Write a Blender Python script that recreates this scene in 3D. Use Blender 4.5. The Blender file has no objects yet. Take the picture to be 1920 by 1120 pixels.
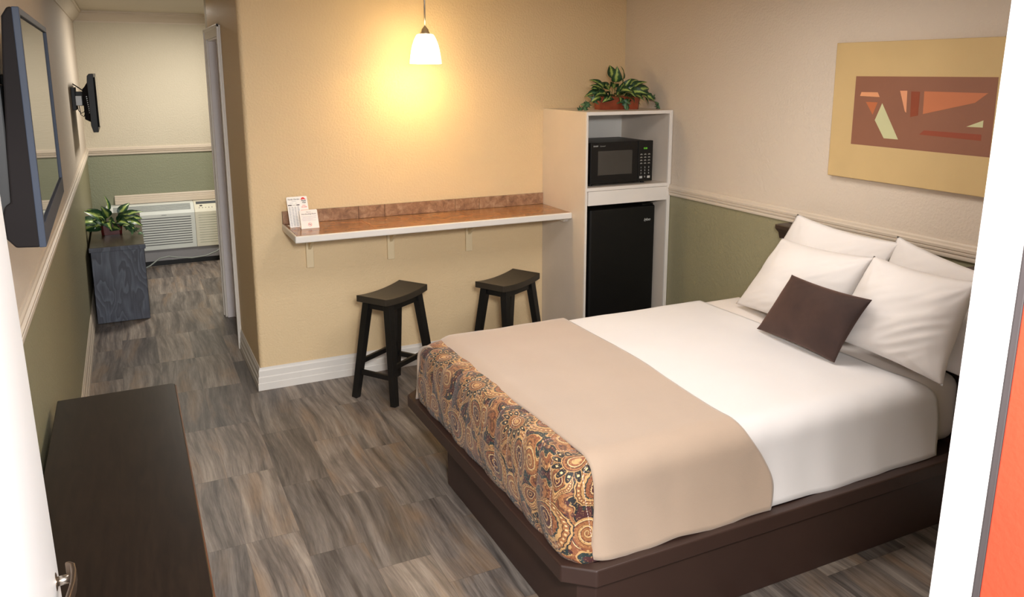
import bpy, bmesh, math, random
from mathutils import Vector, Matrix, noise
from math import sin, cos, pi, radians, sqrt, atan2

# ------------------------------------------------------------------ camera, world, lights, exposure
scn = bpy.context.scene
C = scn.collection
cam_d = bpy.data.cameras.new('camera'); cam = bpy.data.objects.new('camera', cam_d); C.objects.link(cam)
_r = Vector((0.896492, -0.443059, 0.000562)); _u = Vector((0.085681, 0.174612, 0.980902)); _f = Vector((0.434696, 0.879323, -0.194500))
M = Matrix(((_r.x, _u.x, -_f.x, -0.5776), (_r.y, _u.y, -_f.y, -4.4828), (_r.z, _u.z, -_f.z, 1.773), (0, 0, 0, 1)))
cam.matrix_world = M
cam_d.sensor_width = 36; cam_d.lens = 1498.485 * 36 / 1920
cam_d.shift_x = -15.42 / 1920; cam_d.shift_y = -128.4 / 1920
cam_d.clip_start = 0.02
scn.camera = cam
vs = scn.view_settings
vs.view_transform = 'Standard'; vs.look = 'None'; vs.gamma = 1; vs.use_curve_mapping = False
vs.exposure = 0.30

world = bpy.data.worlds.new('world'); scn.world = world; world.use_nodes = True
bgn = world.node_tree.nodes['Background']
bgn.inputs['Color'].default_value = (0.80, 0.90, 1.0, 1); bgn.inputs['Strength'].default_value = 1.35


def light(kind, name, loc, power, color, size=0.1, target=None, sy=None, spread=None):
    d = bpy.data.lights.new(name, kind); d.energy = power; d.color = color
    if kind == 'AREA':
        d.size = size
        if sy: d.shape = 'RECTANGLE'; d.size_y = sy
        if spread: d.spread = spread
    elif kind == 'POINT': d.shadow_soft_size = size
    o = bpy.data.objects.new(name, d); C.objects.link(o); o.location = loc
    if target is not None:
        o.rotation_euler = (Vector(target) - Vector(loc)).to_track_quat('-Z', 'Y').to_euler()
    return o


# flash and bright courtyard behind the photographer, ceiling lights of the two rooms
light('AREA', 'flash_light', (-0.42, -4.55, 2.05), 68, (1.0, 0.97, 0.94), 0.25, (0.7, -1.2, 0.6))
light('AREA', 'daylight_from_courtyard', (0.2, -5.6, 2.2), 85, (0.90, 0.95, 1.0), 1.6, (0.3, -1.0, 0.7), 1.2)
light('AREA', 'room_ceiling_light', (1.15, -2.1, 2.26), 19, (1.0, 0.945, 0.905), 0.8, (1.15, -2.1, 0))
light('AREA', 'hall_ceiling_light', (0.1, 2.5, 2.24), 30, (1.0, 0.95, 0.86), 0.4, (0.0, 2.5, 0))

random.seed(7)

# ------------------------------------------------------------------ helpers
def new_obj(name, me, m=None, parent=None):
    o = bpy.data.objects.new(name, me); C.objects.link(o)
    if m is not None:
        for mm in (m if isinstance(m, (list, tuple)) else [m]): me.materials.append(mm)
    if parent is not None: o.parent = parent
    return o


def obj(name, bm, m=None, parent=None, bevel=0, seg=2, smooth=False, loc=None):
    me = bpy.data.meshes.new(name)
    bmesh.ops.recalc_face_normals(bm, faces=bm.faces[:])
    bm.to_mesh(me); bm.free()
    if smooth:
        for p in me.polygons: p.use_smooth = True
    o = new_obj(name, me, m, parent)
    if loc is not None: o.location = loc
    if bevel:
        b = o.modifiers.new('bevel', 'BEVEL'); b.width = bevel; b.segments = seg; b.limit_method = 'ANGLE'; b.angle_limit = radians(40)
        b.harden_normals = False
    return o


def B(): return bmesh.new()


def box(bm, x0, x1, y0, y1, z0, z1, mi=0, mat=None):
    vs_ = [bm.verts.new((x, y, z)) for x in (x0, x1) for y in (y0, y1) for z in (z0, z1)]
    if mat is not None:
        for v in vs_: v.co = mat @ v.co
    idx = [(0, 1, 3, 2), (4, 6, 7, 5), (0, 4, 5, 1), (2, 3, 7, 6), (0, 2, 6, 4), (1, 5, 7, 3)]
    fs = []
    for f in idx:
        fc = bm.faces.new([vs_[i] for i in f]); fc.material_index = mi; fs.append(fc)
    return fs


def bar(bm, a, b, w, d, up=(0, 0, 1), mi=0, w2=None, d2=None):
    """square bar from a to b, w along side axis, d along the other"""
    a = Vector(a); b = Vector(b); t = (b - a).normalized(); up = Vector(up)
    s = t.cross(up); s = s.normalized() if s.length > 1e-5 else Vector((1, 0, 0)); n = s.cross(t)
    w2 = w if w2 is None else w2; d2 = d if d2 is None else d2
    ring = []
    for p, ww, dd in ((a, w, d), (b, w2, d2)):
        ring.append([bm.verts.new(p + s * (i * ww / 2) + n * (j * dd / 2)) for i, j in ((-1, -1), (1, -1), (1, 1), (-1, 1))])
    bm.faces.new(ring[0][::-1]); bm.faces.new(ring[1])
    for k in range(4): bm.faces.new((ring[0][k], ring[0][(k + 1) % 4], ring[1][(k + 1) % 4], ring[1][k]))


def lathe(bm, prof, cx=0, cy=0, n=40, cap0=False, cap1=False):
    rings = []
    for r, z in prof:
        rings.append([bm.verts.new((cx + r * cos(2 * pi * k / n), cy + r * sin(2 * pi * k / n), z)) for k in range(n)])
    for a, b in zip(rings, rings[1:]):
        for k in range(n): bm.faces.new((a[k], a[(k + 1) % n], b[(k + 1) % n], b[k]))
    if cap0: bm.faces.new(rings[0][::-1])
    if cap1: bm.faces.new(rings[-1])


def tube(bm, pts, r, n=8, caps=True):
    pts = [Vector(p) for p in pts]; rings = []
    prev = None
    for i, p in enumerate(pts):
        t = (pts[min(i + 1, len(pts) - 1)] - pts[max(i - 1, 0)]).normalized()
        if prev is None:
            a = t.cross(Vector((0, 0, 1)));
            if a.length < 1e-4: a = Vector((1, 0, 0))
            a.normalize()
        else:
            a = (prev - t * prev.dot(t)).normalized()
        prev = a; b = t.cross(a)
        rr = r[i] if isinstance(r, (list, tuple)) else r
        rings.append([bm.verts.new(p + a * rr * cos(2 * pi * k / n) + b * rr * sin(2 * pi * k / n)) for k in range(n)])
    for a, b in zip(rings, rings[1:]):
        for k in range(n): bm.faces.new((a[k], a[(k + 1) % n], b[(k + 1) % n], b[k]))
    if caps: bm.faces.new(rings[0][::-1]); bm.faces.new(rings[-1])


def prism(bm, pts2, f0, f1, mi=0):
    """pts2 polygon, f0/f1 map (a,b)->3D"""
    A_ = [bm.verts.new(f0(*p)) for p in pts2]; B_ = [bm.verts.new(f1(*p)) for p in pts2]
    n = len(pts2)
    fs = [bm.faces.new(A_), bm.faces.new(B_[::-1])]
    for k in range(n): fs.append(bm.faces.new((A_[k], B_[k], B_[(k + 1) % n], A_[(k + 1) % n])))
    for f in fs: f.material_index = mi


def grid(bm, nu, nv, fn, uvfn=None, wrap_u=False):
    uvl = bm.loops.layers.uv.verify() if uvfn else None
    V = [[bm.verts.new(fn(i / (nu - 1), j / (nv - 1))) for j in range(nv)] for i in range(nu)]
    for i in range(nu - 1):
        for j in range(nv - 1):
            f = bm.faces.new((V[i][j], V[i + 1][j], V[i + 1][j + 1], V[i][j + 1]))
            if uvfn:
                for l, (a, b) in zip(f.loops, ((i, j), (i + 1, j), (i + 1, j + 1), (i, j + 1))):
                    l[uvl].uv = uvfn(a / (nu - 1), b / (nv - 1))
    return V


def empty(name, loc=(0, 0, 0), rotz=0):
    o = bpy.data.objects.new(name, None); C.objects.link(o); o.location = loc; o.rotation_euler = (0, 0, rotz)
    o.empty_display_size = 0.05
    return o


def tag(o, label, cat, group=None, kind=None):
    o['label'] = label; o['category'] = cat
    if group: o['group'] = group
    if kind: o['kind'] = kind
    return o


def struct(o, label=None):
    o['kind'] = 'structure'
    if label: o['label'] = label
    return o


def text_mesh(name, s, size, m, parent, mat, ext=0.0003, align='LEFT', bold=False, shear=0, label=None):
    cu = bpy.data.curves.new(name, 'FONT'); cu.body = s; cu.size = size; cu.extrude = ext; cu.align_x = align; cu.shear = shear
    if bold: cu.offset = size * 0.02
    t = bpy.data.objects.new(name, cu); C.objects.link(t)
    dg = bpy.context.evaluated_depsgraph_get(); dg.update()
    me = bpy.data.meshes.new_from_object(t.evaluated_get(dg))
    bpy.data.objects.remove(t); bpy.data.curves.remove(cu)
    me.transform(mat); me.name = name; me.materials.clear()
    o = new_obj(name, me, m, parent)
    if label: o['label'] = label
    return o


def fbm(x, y, z=0, o=3):
    v = 0; a = 1; f = 1
    for _ in range(o):
        v += a * noise.noise(Vector((x * f, y * f, z + 7.3 * _))); a *= .5; f *= 2
    return v


# ------------------------------------------------------------------ node material helpers
class E_:
    """tiny expression wrapper for math nodes"""
    nt = None
    def __init__(s, sock): s.s = sock
    def _m(op, *a, clamp=False):
        n = E_.nt.nodes.new('ShaderNodeMath'); n.operation = op; n.use_clamp = clamp
        for i, v in enumerate(a):
            if isinstance(v, E_): E_.nt.links.new(v.s, n.inputs[i])
            else: n.inputs[i].default_value = v
        return E_(n.outputs[0])
    def __add__(a, b): return E_._m('ADD', a, b)
    def __radd__(a, b): return E_._m('ADD', b, a)
    def __sub__(a, b): return E_._m('SUBTRACT', a, b)
    def __rsub__(a, b): return E_._m('SUBTRACT', b, a)
    def __mul__(a, b): return E_._m('MULTIPLY', a, b)
    def __rmul__(a, b): return E_._m('MULTIPLY', b, a)
    def __truediv__(a, b): return E_._m('DIVIDE', a, b)
    def __gt__(a, b): return E_._m('GREATER_THAN', a, b)
    def __lt__(a, b): return E_._m('LESS_THAN', a, b)


def F(op, *a, clamp=False): return E_._m(op, *a, clamp=clamp)


def srgb(r, g, b):
    f = lambda c: (c / 255 / 12.92) if c / 255 <= .04045 else ((c / 255 + .055) / 1.055) ** 2.4
    return (f(r), f(g), f(b), 1)


def new_mat(name):
    m = bpy.data.materials.new(name); m.use_nodes = True
    nt = m.node_tree; E_.nt = nt
    p = nt.nodes['Principled BSDF']
    return m, nt, p


def link(nt, a, b): nt.links.new(a.s if isinstance(a, E_) else a, b)


def mixc(nt, fac, a, b, mode='MIX'):
    n = nt.nodes.new('ShaderNodeMix'); n.data_type = 'RGBA'; n.blend_type = mode
    if isinstance(fac, (int, float)): n.inputs[0].default_value = fac
    else: link(nt, fac, n.inputs[0])
    for v, k in ((a, 6), (b, 7)):
        if isinstance(v, tuple): n.inputs[k].default_value = v
        else: link(nt, v, n.inputs[k])
    return n.outputs[2]


def coords(nt, kind='Object', scale=None):
    t = nt.nodes.new('ShaderNodeTexCoord'); o = t.outputs[kind]
    if scale:
        mp = nt.nodes.new('ShaderNodeMapping'); mp.inputs['Scale'].default_value = scale
        nt.links.new(o, mp.inputs[0]); o = mp.outputs[0]
    return o


def nz(nt, vec, scale, detail=4, rough=.5, dist=0, out=0):
    n = nt.nodes.new('ShaderNodeTexNoise'); n.inputs['Scale'].default_value = scale; n.inputs['Detail'].default_value = detail
    n.inputs['Roughness'].default_value = rough; n.inputs['Distortion'].default_value = dist
    if vec is not None: nt.links.new(vec, n.inputs['Vector'])
    return n.outputs[out]


def ramp(nt, fac, stops, interp='LINEAR'):
    n = nt.nodes.new('ShaderNodeValToRGB'); cr = n.color_ramp; cr.interpolation = interp
    while len(cr.elements) < len(stops): cr.elements.new(0.5)
    for e, (p, c) in zip(cr.elements, stops): e.position = p; e.color = c
    link(nt, fac, n.inputs[0]); return n.outputs[0]


def bump(nt, p, h, strength, dist=0.01):
    b = nt.nodes.new('ShaderNodeBump'); b.inputs['Strength'].default_value = strength; b.inputs['Distance'].default_value = dist
    link(nt, h, b.inputs['Height']); nt.links.new(b.outputs[0], p.inputs['Normal'])


def simple(name, col, rough=.5, metal=0, var=.06, bscale=0, bstr=.1, spec=.5, sheen=0, vscale=6):
    m, nt, p = new_mat(name)
    v = coords(nt)
    n = nz(nt, v, vscale, 3)
    lo = tuple(c * (1 - var) for c in col[:3]) + (1,); hi = tuple(min(1, c * (1 + var)) for c in col[:3]) + (1,)
    nt.links.new(ramp(nt, n, [(.3, lo), (.7, hi)]), p.inputs['Base Color'])
    p.inputs['Roughness'].default_value = rough; p.inputs['Metallic'].default_value = metal
    p.inputs['Specular IOR Level'].default_value = spec
    if sheen: p.inputs['Sheen Weight'].default_value = sheen
    if bscale: bump(nt, p, nz(nt, v, bscale, 3), bstr, .004)
    return m


def wall_paint(name, top, bottom=None, split=1.06):
    m, nt, p = new_mat(name)
    g = nt.nodes.new('ShaderNodeNewGeometry')
    v = g.outputs['Position']
    n1 = nz(nt, v, 85, 3, .55); n2 = nz(nt, v, 1.3, 2)
    if bottom:
        sp = nt.nodes.new('ShaderNodeSeparateXYZ'); nt.links.new(v, sp.inputs[0])
        c = mixc(nt, E_(sp.outputs[2]) > split, bottom, top)
        r_ = F('MULTIPLY_ADD', (E_(sp.outputs[2]) > split), .25, .45)
        link(nt, r_, p.inputs['Roughness'])
    else:
        c = mixc(nt, 0.0, top, top); p.inputs['Roughness'].default_value = .55
    c = mixc(nt, .12, c, n2, 'SOFT_LIGHT')
    nt.links.new(c, p.inputs['Base Color'])
    h = ramp(nt, n1, [(.38, (0, 0, 0, 1)), (.62, (1, 1, 1, 1))])
    bump(nt, p, h, .30, .004)
    p.inputs['Specular IOR Level'].default_value = .35
    return m


# ------------------------------------------------------------------ materials
BEIGE = srgb(204, 190, 173); OLIVE = srgb(143, 137, 108)
m_tan = wall_paint('tan_wall_paint', srgb(221, 195, 154))
m_two = wall_paint('beige_over_olive_paint', BEIGE, OLIVE, 1.06)
m_hall = wall_paint('cream_over_olive_paint', srgb(205, 195, 174), srgb(142, 144, 120), 1.06)
m_ceil = wall_paint('ceiling_paint', srgb(200, 190, 172))
m_trim = simple('white_trim_paint', srgb(222, 216, 208), .38, var=.02)
m_rail = simple('cream_rail_paint', srgb(206, 192, 174), .45, var=.02)
m_cab = simple('white_laminate', srgb(212, 200, 186), .42, var=.02)
m_cabin = simple('grey_laminate_inside', srgb(236, 235, 230), .35, var=.02)
m_black = simple('black_stool_paint', srgb(22, 21, 20), .32, var=.2, bscale=60, bstr=.05)
m_seat = simple('black_seat_paint', srgb(52, 46, 38), .36, var=.2, bscale=50, bstr=.05)
m_appl = simple('black_appliance_plastic', srgb(16, 16, 16), .42, var=.1, spec=.3)
m_fridge = simple('black_textured_fridge', srgb(12, 12, 12), .45, var=.1, bscale=300, bstr=.12, spec=.35)
m_glass_dark = simple('smoked_glass', srgb(58, 56, 52), .12, var=.05)
m_white_sheet = simple('white_cotton_sheet', srgb(226, 222, 220), .85, var=.012, bscale=9, bstr=.10, sheen=.2)
m_pillow = simple('white_pillowcase_cotton', srgb(228, 222, 217), .8, var=.012, bscale=14, bstr=.12, sheen=.2)
m_fitted = simple('fitted_sheet_cotton', srgb(236, 228, 222), .85, var=.015, bscale=12, bstr=.14)
m_beige = simple('beige_fleece_blanket', srgb(178, 156, 136), .95, var=.04, bscale=260, bstr=.15, sheen=.4, vscale=3)
m_bedwood = simple('brown_painted_bed_wood', srgb(60, 42, 36), .42, var=.06, bscale=40, bstr=.04)
m_headwood = simple('dark_headboard_wood', srgb(52, 38, 30), .4, var=.15)
m_steel = simple('brushed_nickel', srgb(190, 182, 172), .28, metal=1, var=.04)
m_bronze = simple('satin_bronze_metal', srgb(128, 112, 98), .38, metal=1, var=.06)
m_planter = simple('glazed_red_brown_planter', srgb(138, 62, 36), .35, var=.25, vscale=20)
m_planter2 = simple('dark_red_planter', srgb(92, 34, 30), .3, var=.2, vscale=20)
m_orange = simple('orange_exterior_paint', srgb(176, 54, 26), .7, var=.05, bscale=120, bstr=.15)
m_gasket = simple('grey_weatherstrip', srgb(58, 52, 52), .7, var=.06)
m_doorw = simple('white_door_paint', srgb(240, 238, 236), .4, var=.01)
m_soil = simple('dark_moss_soil', srgb(50, 40, 28), .9, var=.3, vscale=60)
m_paper = simple('white_card_paper', srgb(240, 238, 236), .5, var=.01)
m_paper2 = simple('cream_card_paper', srgb(242, 232, 226), .5, var=.01)
m_ink = simple('black_print', srgb(40, 34, 38), .6)
m_gink = simple('grey_print', srgb(178, 180, 186), .6)
m_mink = simple('mid_grey_print', srgb(128, 124, 128), .6)
m_red = simple('red_print', srgb(222, 50, 48), .6)
m_pink = simple('faded_red_print', srgb(232, 120, 116), .6)
m_orp = simple('orange_print', srgb(228, 150, 80), .6)
m_plastic = simple('tv_dark_plastic', srgb(30, 27, 27), .7, var=.08, spec=.06)
m_bezel = simple('tv_silver_grey_bezel', srgb(52, 58, 70), .5, var=.05, spec=.15)
m_blackp = simple('matt_black_metal', srgb(14, 14, 15), .5, var=.1)
m_whitep = simple('white_plastic', srgb(232, 232, 230), .4, var=.02)
m_ac = simple('air_conditioner_white_plastic', srgb(216, 220, 214), .42, var=.02)
m_accream = simple('air_conditioner_cream_plastic', srgb(222, 218, 198), .42, var=.02)
m_acgrey = simple('air_conditioner_grey_base', srgb(140, 138, 140), .5, var=.04)
m_acdark = simple('painted_louver_shadow', srgb(92, 94, 94), .6, var=.04)
m_cord = simple('grey_cord_rubber', srgb(140, 146, 140), .5)
m_bracket = simple('tan_painted_bracket_wood', srgb(226, 206, 168), .5, var=.03)
m_brownp = None


def mk_velvet():
    m, nt, p = new_mat('brown_velvet')
    v = coords(nt)
    nt.links.new(ramp(nt, nz(nt, v, 9, 3), [(.3, srgb(44, 28, 24)), (.7, srgb(60, 40, 34))]), p.inputs['Base Color'])
    p.inputs['Roughness'].default_value = .75; p.inputs['Sheen Weight'].default_value = .25
    p.inputs['Sheen Tint'].default_value = srgb(200, 150, 130)
    bump(nt, p, nz(nt, v, 220, 2), .1, .003)
    return m
m_velvet = mk_velvet()


def mk_floor():
    m, nt, p = new_mat('grey_brown_vinyl_plank')
    g = nt.nodes.new('ShaderNodeNewGeometry'); sp = nt.nodes.new('ShaderNodeSeparateXYZ'); nt.links.new(g.outputs['Position'], sp.inputs[0])
    x = E_(sp.outputs[0]); y = E_(sp.outputs[1])
    PW, PL = .2045, .565
    cx = (x + 10.11) / PW
    col = F('FLOOR', cx)
    h1 = F('FRACT', F('SINE', col * 12.9898) * 43758.5)
    cy = (y + 10.015) / PL + F('FLOOR', h1 * 3.0) / 3.0
    row = F('FLOOR', cy)
    rnd = F('FRACT', F('SINE', col * 12.9898 + row * 78.233) * 43758.5453)
    rnd2 = F('FRACT', F('SINE', col * 39.346 + row * 11.135) * 24634.6345)
    # streaks along y, decorrelated per plank, slightly wavy
    cmb = nt.nodes.new('ShaderNodeCombineXYZ')
    wav = F('SINE', y * 7.0 + rnd * 20.0) * .010 + y * (rnd - .5) * .06
    link(nt, (x + wav) * 1.0 + rnd * 7.0, cmb.inputs[0]); link(nt, y * .055 + rnd2 * 5.0, cmb.inputs[1]); link(nt, rnd * 9.0, cmb.inputs[2])
    s1 = nz(nt, cmb.outputs[0], 24, 7, .68, .15)
    cmb2 = nt.nodes.new('ShaderNodeCombineXYZ')
    link(nt, x + wav + rnd * 3.0, cmb2.inputs[0]); link(nt, y * .16 + rnd2 * 3.0, cmb2.inputs[1]); link(nt, rnd2 * 4.0, cmb2.inputs[2])
    s2 = nz(nt, cmb2.outputs[0], 9, 4, .55, .6)
    s3 = nz(nt, cmb.outputs[0], 170, 3, .6)
    c = ramp(nt, s1, [(.30, srgb(76, 71, 69)), (.42, srgb(110, 102, 97)), (.54, srgb(139, 130, 123)), (.70, srgb(172, 162, 152))])
    c = mixc(nt, F('MULTIPLY', E_(ramp(nt, s2, [(.52, (0, 0, 0, 1)), (.68, (1, 1, 1, 1))])), .55), c, srgb(158, 132, 106))
    c = mixc(nt, F('MULTIPLY', E_(ramp(nt, s2, [(.30, (1, 1, 1, 1)), (.44, (0, 0, 0, 1))])), .6), c, srgb(78, 72, 68))
    c = mixc(nt, .6, c, s3, 'SOFT_LIGHT')
    # per plank tone
    tone = ramp(nt, rnd, [(0, (.54, .54, .55, 1)), (.35, (.78, .77, .75, 1)), (.7, (.90, .87, .84, 1)), (1, (1.0, .96, .90, 1))])
    c = mixc(nt, 1.0, c, tone, 'MULTIPLY')
    # seams
    fx = F('ABSOLUTE', F('FRACT', cx) - .5); fy = F('ABSOLUTE', F('FRACT', cy) - .5)
    seam = F('MAXIMUM', fx > (.5 - .0009 / PW), fy > (.5 - .0010 / PL))
    c = mixc(nt, seam * .45, c, srgb(60, 54, 50))
    nt.links.new(c, p.inputs['Base Color'])
    p.inputs['Roughness'].default_value = .42; p.inputs['Specular IOR Level'].default_value = .4
    bump(nt, p, E_(s3) * .4 - seam * 1.0, .08, .002)
    return m
m_floor = mk_floor()


def mk_grain(name, c0, c1, axis_scale, rough=.35, scale=6, spec=.5, dist=1.2):
    m, nt, p = new_mat(name)
    v = coords(nt, 'Object', axis_scale)
    w = nz(nt, v, scale, 5, .6, dist)
    nt.links.new(ramp(nt, w, [(.35, c0), (.65, c1)]), p.inputs['Base Color'])
    p.inputs['Roughness'].default_value = rough; p.inputs['Specular IOR Level'].default_value = spec
    bump(nt, p, w, .06, .003)
    return m
m_dress = mk_grain('espresso_dresser_veneer', srgb(27, 19, 15), srgb(36, 26, 20), (6, .8, 6), .34, spec=.22)
m_edge = simple('worn_reddish_edge', srgb(96, 58, 38), .4, var=.2)


def mk_oak():
    m, nt, p = new_mat('oak_daylight_sheen')
    v = coords(nt, 'Object', (1.3, 1, .42))
    n = nz(nt, v, 3.6, 3, .5, .25)
    rings = F('FRACT', E_(n) * 15.0)
    c = ramp(nt, rings, [(0, srgb(70, 72, 82)), (.5, srgb(82, 86, 98)), (.88, srgb(98, 104, 116)), (1, srgb(66, 67, 76))])  # blue-grey tones paint daylight reflected off dark wood into the colour
    v2 = coords(nt, 'Object', (60, 60, 2))
    c = mixc(nt, .5, c, nz(nt, v2, 5, 3), 'SOFT_LIGHT')
    nt.links.new(c, p.inputs['Base Color']); p.inputs['Roughness'].default_value = .45
    bump(nt, p, rings, .05, .002)
    return m
m_oak = mk_oak()
m_dress2 = mk_grain('dark_brown_chest_top', srgb(50, 42, 34), srgb(64, 54, 44), (6, .8, 6), .3)


def mk_tile(name, a, b, c3, rough, scale=14):
    m, nt, p = new_mat(name)
    g = nt.nodes.new('ShaderNodeNewGeometry')
    v = g.outputs['Position']
    n1 = nz(nt, v, scale, 6, .65, .5); n2 = nz(nt, v, 3.5, 3)
    c = ramp(nt, n1, [(.3, a), (.5, b), (.7, c3)])
    c = mixc(nt, .4, c, n2, 'SOFT_LIGHT')
    nt.links.new(c, p.inputs['Base Color']); p.inputs['Roughness'].default_value = rough
    bump(nt, p, n1, .06, .003)
    return m
m_tile = mk_tile('rust_brown_glazed_tile', srgb(148, 104, 66), srgb(158, 112, 72), srgb(168, 122, 82), .12)
m_splash = mk_tile('mottled_terracotta_tile', srgb(112, 80, 60), srgb(150, 112, 84), srgb(180, 146, 116), .4, 26)
m_grout = simple('dark_grout', srgb(92, 74, 62), .9)


def mk_leaf(name, edge, centre, dark):
    m, nt, p = new_mat(name)
    uv = coords(nt, 'UV'); sp = nt.nodes.new('ShaderNodeSeparateXYZ'); nt.links.new(uv, sp.inputs[0])
    a = F('ABSOLUTE', E_(sp.outputs[0]) - .5) * 2.0
    v = coords(nt)
    n = nz(nt, v, 60, 3)
    f = F('ADD', a * 1.1, E_(n) * .9 - .5, clamp=True)
    c = ramp(nt, f, [(.1, centre), (.38, edge), (.9, dark)])
    nt.links.new(c, p.inputs['Base Color']); p.inputs['Roughness'].default_value = .35
    p.inputs['Specular IOR Level'].default_value = .5
    return m
m_leaf = mk_leaf('variegated_pothos_leaf', srgb(48, 82, 46), srgb(158, 176, 92), srgb(28, 56, 36))
m_ivy = mk_leaf('ivy_leaf', srgb(54, 88, 60), srgb(84, 118, 80), srgb(34, 62, 42))
m_stem = simple('green_stem', srgb(110, 120, 60), .6)


def mk_shade():
    m, nt, p = new_mat('lit_frosted_glass_shade')
    p.inputs['Base Color'].default_value = (1, .95, .85, 1); p.inputs['Roughness'].default_value = .5
    p.inputs['Emission Color'].default_value = (1, .74, .36, 1); p.inputs['Emission Strength'].default_value = 15.0
    return m
m_shade = mk_shade()


def emis(name, col, s):
    m, nt, p = new_mat(name); p.inputs['Base Color'].default_value = (0, 0, 0, 1)
    p.inputs['Emission Color'].default_value = col; p.inputs['Emission Strength'].default_value = s
    return m
m_led = emis('green_led_digits', srgb(110, 190, 50), .8)


def mk_screen():
    m, nt, p = new_mat('glossy_tv_screen')
    v = coords(nt); n = nz(nt, v, 2, 2)
    nt.links.new(ramp(nt, n, [(.3, (.012, .012, .013, 1)), (.7, (.016, .016, .017, 1))]), p.inputs['Base Color'])
    p.inputs['Roughness'].default_value = .04; p.inputs['IOR'].default_value = 1.6
    return m
m_screen = mk_screen()


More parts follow.
